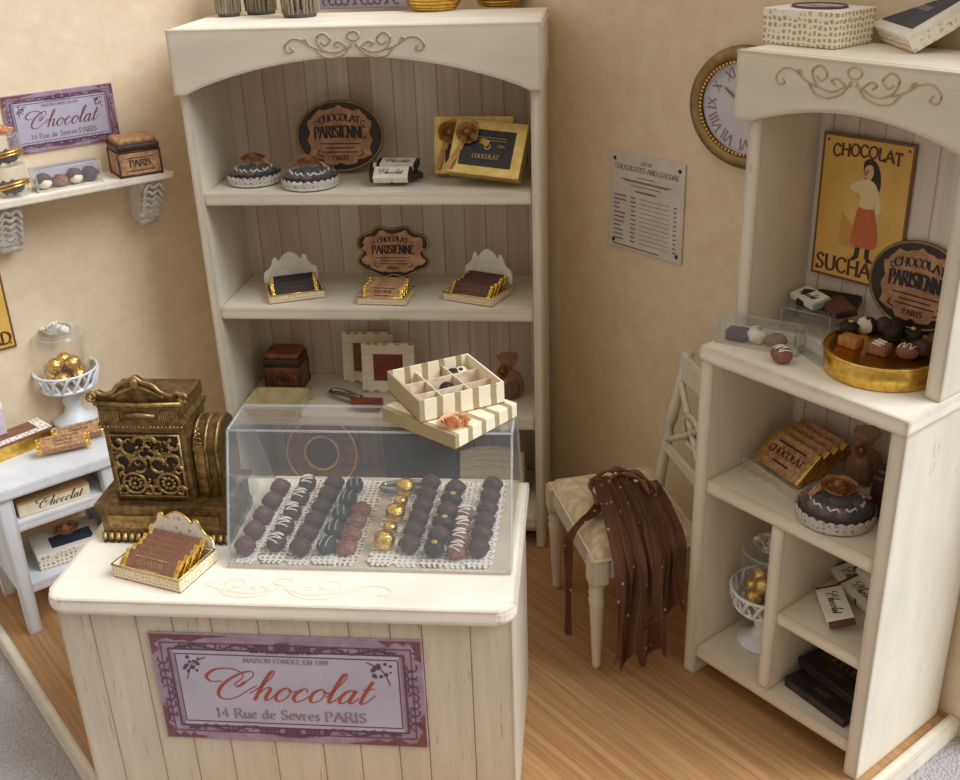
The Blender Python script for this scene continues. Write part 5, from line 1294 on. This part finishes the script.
# ================================================================== on the wall shelf
def S3(px, py): 
    p = atz(px, py, SZ); return Vector((p.x, p.y, SZ))
q = S3(140, 180)
hinged_tin(Vector((-3.845, q.y+.038, SZ)), 84, .15, .13, .135, 'brown lidded tin at the end of the wall shelf', 'bar_tan', 'tin_dark')
a_ = S3(34, 189); b_ = S3(99, 181)
cy = (a_.y+b_.y)/2; wS = .225
clear_box(Vector((-3.80, cy, SZ)), 90, wS, .072, .075, 'clear box of four chocolates standing on the wall shelf', back='card_lilac')
for k, (kd, lb) in enumerate((('dipped', 'white and dark chocolate in the wall shelf box, farthest from the brown tin'), ('milk', 'milk chocolate in the wall shelf box, second along'), ('dipped', 'white and dark chocolate in the wall shelf box, third along'), ('truffle', 'dark truffle in the wall shelf box, nearest the brown tin'))):
    choc(kd, Vector((-3.832, cy-wS*.36+wS*.24*k, SZ+.0045)), lb, 'chocolates in the wall shelf box', rz=60, s=1.25)
a_ = S3(8, 192)
for k in range(2):
    z_ = SZ+.104*k
    T = thing('clear_round_box', ('lower' if k == 0 else 'upper')+' round clear box with a gold ribbon stacked on the wall shelf', 'box', Vector((-3.845, a_.y, z_)), 0, group='round clear boxes')
    obj('drum', G().lathe([(.055, 0), (.057, .004), (.057, .098), (.054, .102), (0, .102)], 28), 'clear_glass', T)
    g = G(); 
    for j in range(5): g.ball((.026*math.cos(j*1.3), .026*math.sin(j*1.3), .026), .022, 1, lump=.3, seed=j)
    obj('chocolate_filling', g, 'dark_choc', T)
    g = G(); 
    for zz in (.03, .04): g.tube([(.059*math.cos(2*PI*i/28), .059*math.sin(2*PI*i/28), zz+.012*math.sin(2*PI*i/28+1)) for i in range(28)], .0036, 5, True)
    obj('gold_ribbon', g, 'gold', T)
    if k: g = rosette(G(), .048, (0, 0, .103), 41); obj('fabric_flower', g, 'organza_peach', T, label='peach fabric flower')

# ================================================================== on the side table
def T3(px, py, z=TZ):
    p = atz(px, py, z); return Vector((p.x, p.y, z))
p = T3(77, 420)
pedestal(Vector((p.x-.01, p.y, TZ)), 1.42, 'footed dish with a glass cloche on the small side table', 11, 'gold foil ball under the cloche on the side table', 'gold balls on the side table', 6)
a_ = T3(-6, 470); b_ = T3(48, 432)
T = thing('gold_gift_box', 'gold box with a lace-edged brown lid on the side table', 'box', Vector((-3.795, .915, TZ)), 100)
obj('box_body', G(Matrix.Translation((-.105, .0, 0))).box(-.19, .10, 0, .105, 0, .058, .003), 'gold', T)
l_ = obj('lid', G(Matrix.Translation((-.105, .0, 0))).box(-.193, .103, -.003, .108, .05, .062, .002), 'bar_brown', T)
g = G(Matrix.Translation((-.105, .0, 0))); g.box(-.193, .103, -.004, .028, .0622, .0635); g.box(.065, .104, .028, .109, .0622, .0635); obj('lace_band', g, 'lace_brown', l_, label='white lace band')
T = thing('gift_bag', 'lilac card box with a metal clasp standing on the gold box', 'box', Vector((-3.832, .715, TZ+.0640)), 96)
obj('box_body', G().box(-.1, .055, 0, .06, 0, .125, .004), 'card_lilac', T); 
g = G().tube([(.0+.028*math.cos(2*PI*i/20), -.004, .045+.034*math.sin(2*PI*i/20)) for i in range(20)], .006, 5, True); obj('clasp_ring', g, 'pale_gold', T)
obj('lid', G().box(-.103, .058, -.003, .063, .098, .128, .004), 'lace_brown', T)
for k, (px, py, rz, dz, lb) in enumerate(((66, 447, 76, .0, 'tan printed bar with gold ends at the table edge'), (82, 436, 82, .0, 'tan printed bar with gold ends behind another on the side table'))):
    p = T3(px, py+8); bar(p+Vector((0, 0, .014)), rz, -60, .185, .055, .028, 'bar_tan', lb, mark=1, group='tan bars on the side table', frac=.82, ink='ink_brown')
p = T3(60, 494, .4525)
T = thing('book_box', 'cream lettered box lying on the upper shelf of the side table', 'box', Vector((-3.575, .625+.19, .4525)), 87)
obj('box_body', G().box(-.125, .125, 0, .15, 0, .05, .004), 'card_cream', T); g = G(); script(g, 'Chocolat', .02, .014, .0165, -.001, sx=1.1); obj('lettering', g, 'ink_brown', T)
obj('lid', G().box(-.126, .126, -.0, .151, .043, .054, .003), 'card_tan', T)
p = T3(62, 555, .2005)
T = thing('organza_gift_box', 'lace box with a dark label and organza bow, low in the side table', 'box', Vector((-3.60, .625+.205, .2005)), 84)
obj('box_body', G().box(-.11, .13, 0, .16, 0, .05, .003), 'lace_card', T); obj('lid', G().box(-.112, .132, -.002, .162, .042, .06, .003), 'lace_brown', T)
obj('label_panel', G().box(-.05, .10, .03, .11, .06, .0618), 'card_slate', T, label='dark label')
g = rosette(G(), .05, (.02, .13, .061), 51); obj('organza_bow', g, 'organza_peach', T)
rg.scale = (RGS, RGS, RGS)
# set every tilted or resting thing down on what carries it, without sinking in
bpy.context.view_layer.update()
for o in list(SC.objects):
    if o.parent or not o.get('category') or o.name == 'oval_plaque.001' or o.name.split('.')[0] in ('price_list_sign', 'wall_clock', 'wall_sign', 'shop_sign', 'wall_shelf', 'draped_apron', 'shaped_plaque', 'bookcase', 'display_cabinet', 'shop_counter', 'side_table', 'dining_chair', 'display_case'): continue
    lo = min((c.matrix_world @ v.co).z for c in [o]+list(o.children_recursive) if c.type == 'MESH' for v in c.data.vertices)
    if lo < o.location.z+.0008: o.location.z += o.location.z+.0008-lo

# ================================================================== light
w = bpy.data.worlds.new('sky'); SC.world = w; w.use_nodes = True; t = w.node_tree
bg = t.nodes['Background']
tc = t.nodes.new('ShaderNodeTexCoord'); sp = t.nodes.new('ShaderNodeSeparateXYZ'); t.links.new(tc.outputs['Generated'], sp.inputs[0])
rp = t.nodes.new('ShaderNodeValToRGB'); e = rp.color_ramp.elements
e[0].position = .0; e[0].color = (.18, .135, .094, 1); e[1].position = 1; e[1].color = (.95, .88, .77, 1)
x = e.new(.5); x.color = (.30, .228, .162, 1)
x = e.new(.75); x.color = (.54, .45, .35, 1)
mp = t.nodes.new('ShaderNodeMapRange'); mp.inputs[1].default_value = -1; mp.inputs[2].default_value = 1
t.links.new(sp.outputs[2], mp.inputs[0]); t.links.new(mp.outputs[0], rp.inputs[0])
last = rp.outputs[0]
# cooler, brighter patches of sky: one over the open right-hand end, a fainter one beyond the left-hand front
for d, lo, hi, k in (((.75, .45, .5), .55, .98, .75), ((-.3, -.95, .35), .45, .98, .28)):
    dt = t.nodes.new('ShaderNodeVectorMath'); dt.operation = 'DOT_PRODUCT'; dt.inputs[1].default_value = Vector(d).normalized()
    t.links.new(tc.outputs['Generated'], dt.inputs[0])
    mr = t.nodes.new('ShaderNodeMapRange'); mr.interpolation_type = 'SMOOTHSTEP'; mr.inputs[1].default_value = lo; mr.inputs[2].default_value = hi; mr.inputs[4].default_value = k
    t.links.new(dt.outputs['Value'], mr.inputs[0])
    mx = t.nodes.new('ShaderNodeMix'); mx.data_type = 'RGBA'; mx.blend_type = 'ADD'; mx.inputs[7].default_value = (.78, .95, 1.2, 1)
    t.links.new(mr.outputs[0], mx.inputs[0]); t.links.new(last, mx.inputs[6]); last = mx.outputs[2]
t.links.new(last, bg.inputs[0]); bg.inputs[1].default_value = .85
sl = bpy.data.lights.new('daylight', 'SUN'); sl.energy = 3.5; sl.angle = rad(42); sl.color = (.90, .98, 1.10)
so = bpy.data.objects.new('daylight', sl); COL.objects.link(so)
az, el = rad(38), rad(44)
so.rotation_euler = Vector((-math.cos(az)*math.cos(el), -math.sin(az)*math.cos(el), -math.sin(el))).to_track_quat('-Z', 'Y').to_euler()
so.location = (2, 4, 6)
v = SC.view_settings; SC.display_settings.display_device = 'sRGB'
v.view_transform = 'Standard'; v.look = 'None'; v.gamma = 1; v.use_curve_mapping = False; v.exposure = 0
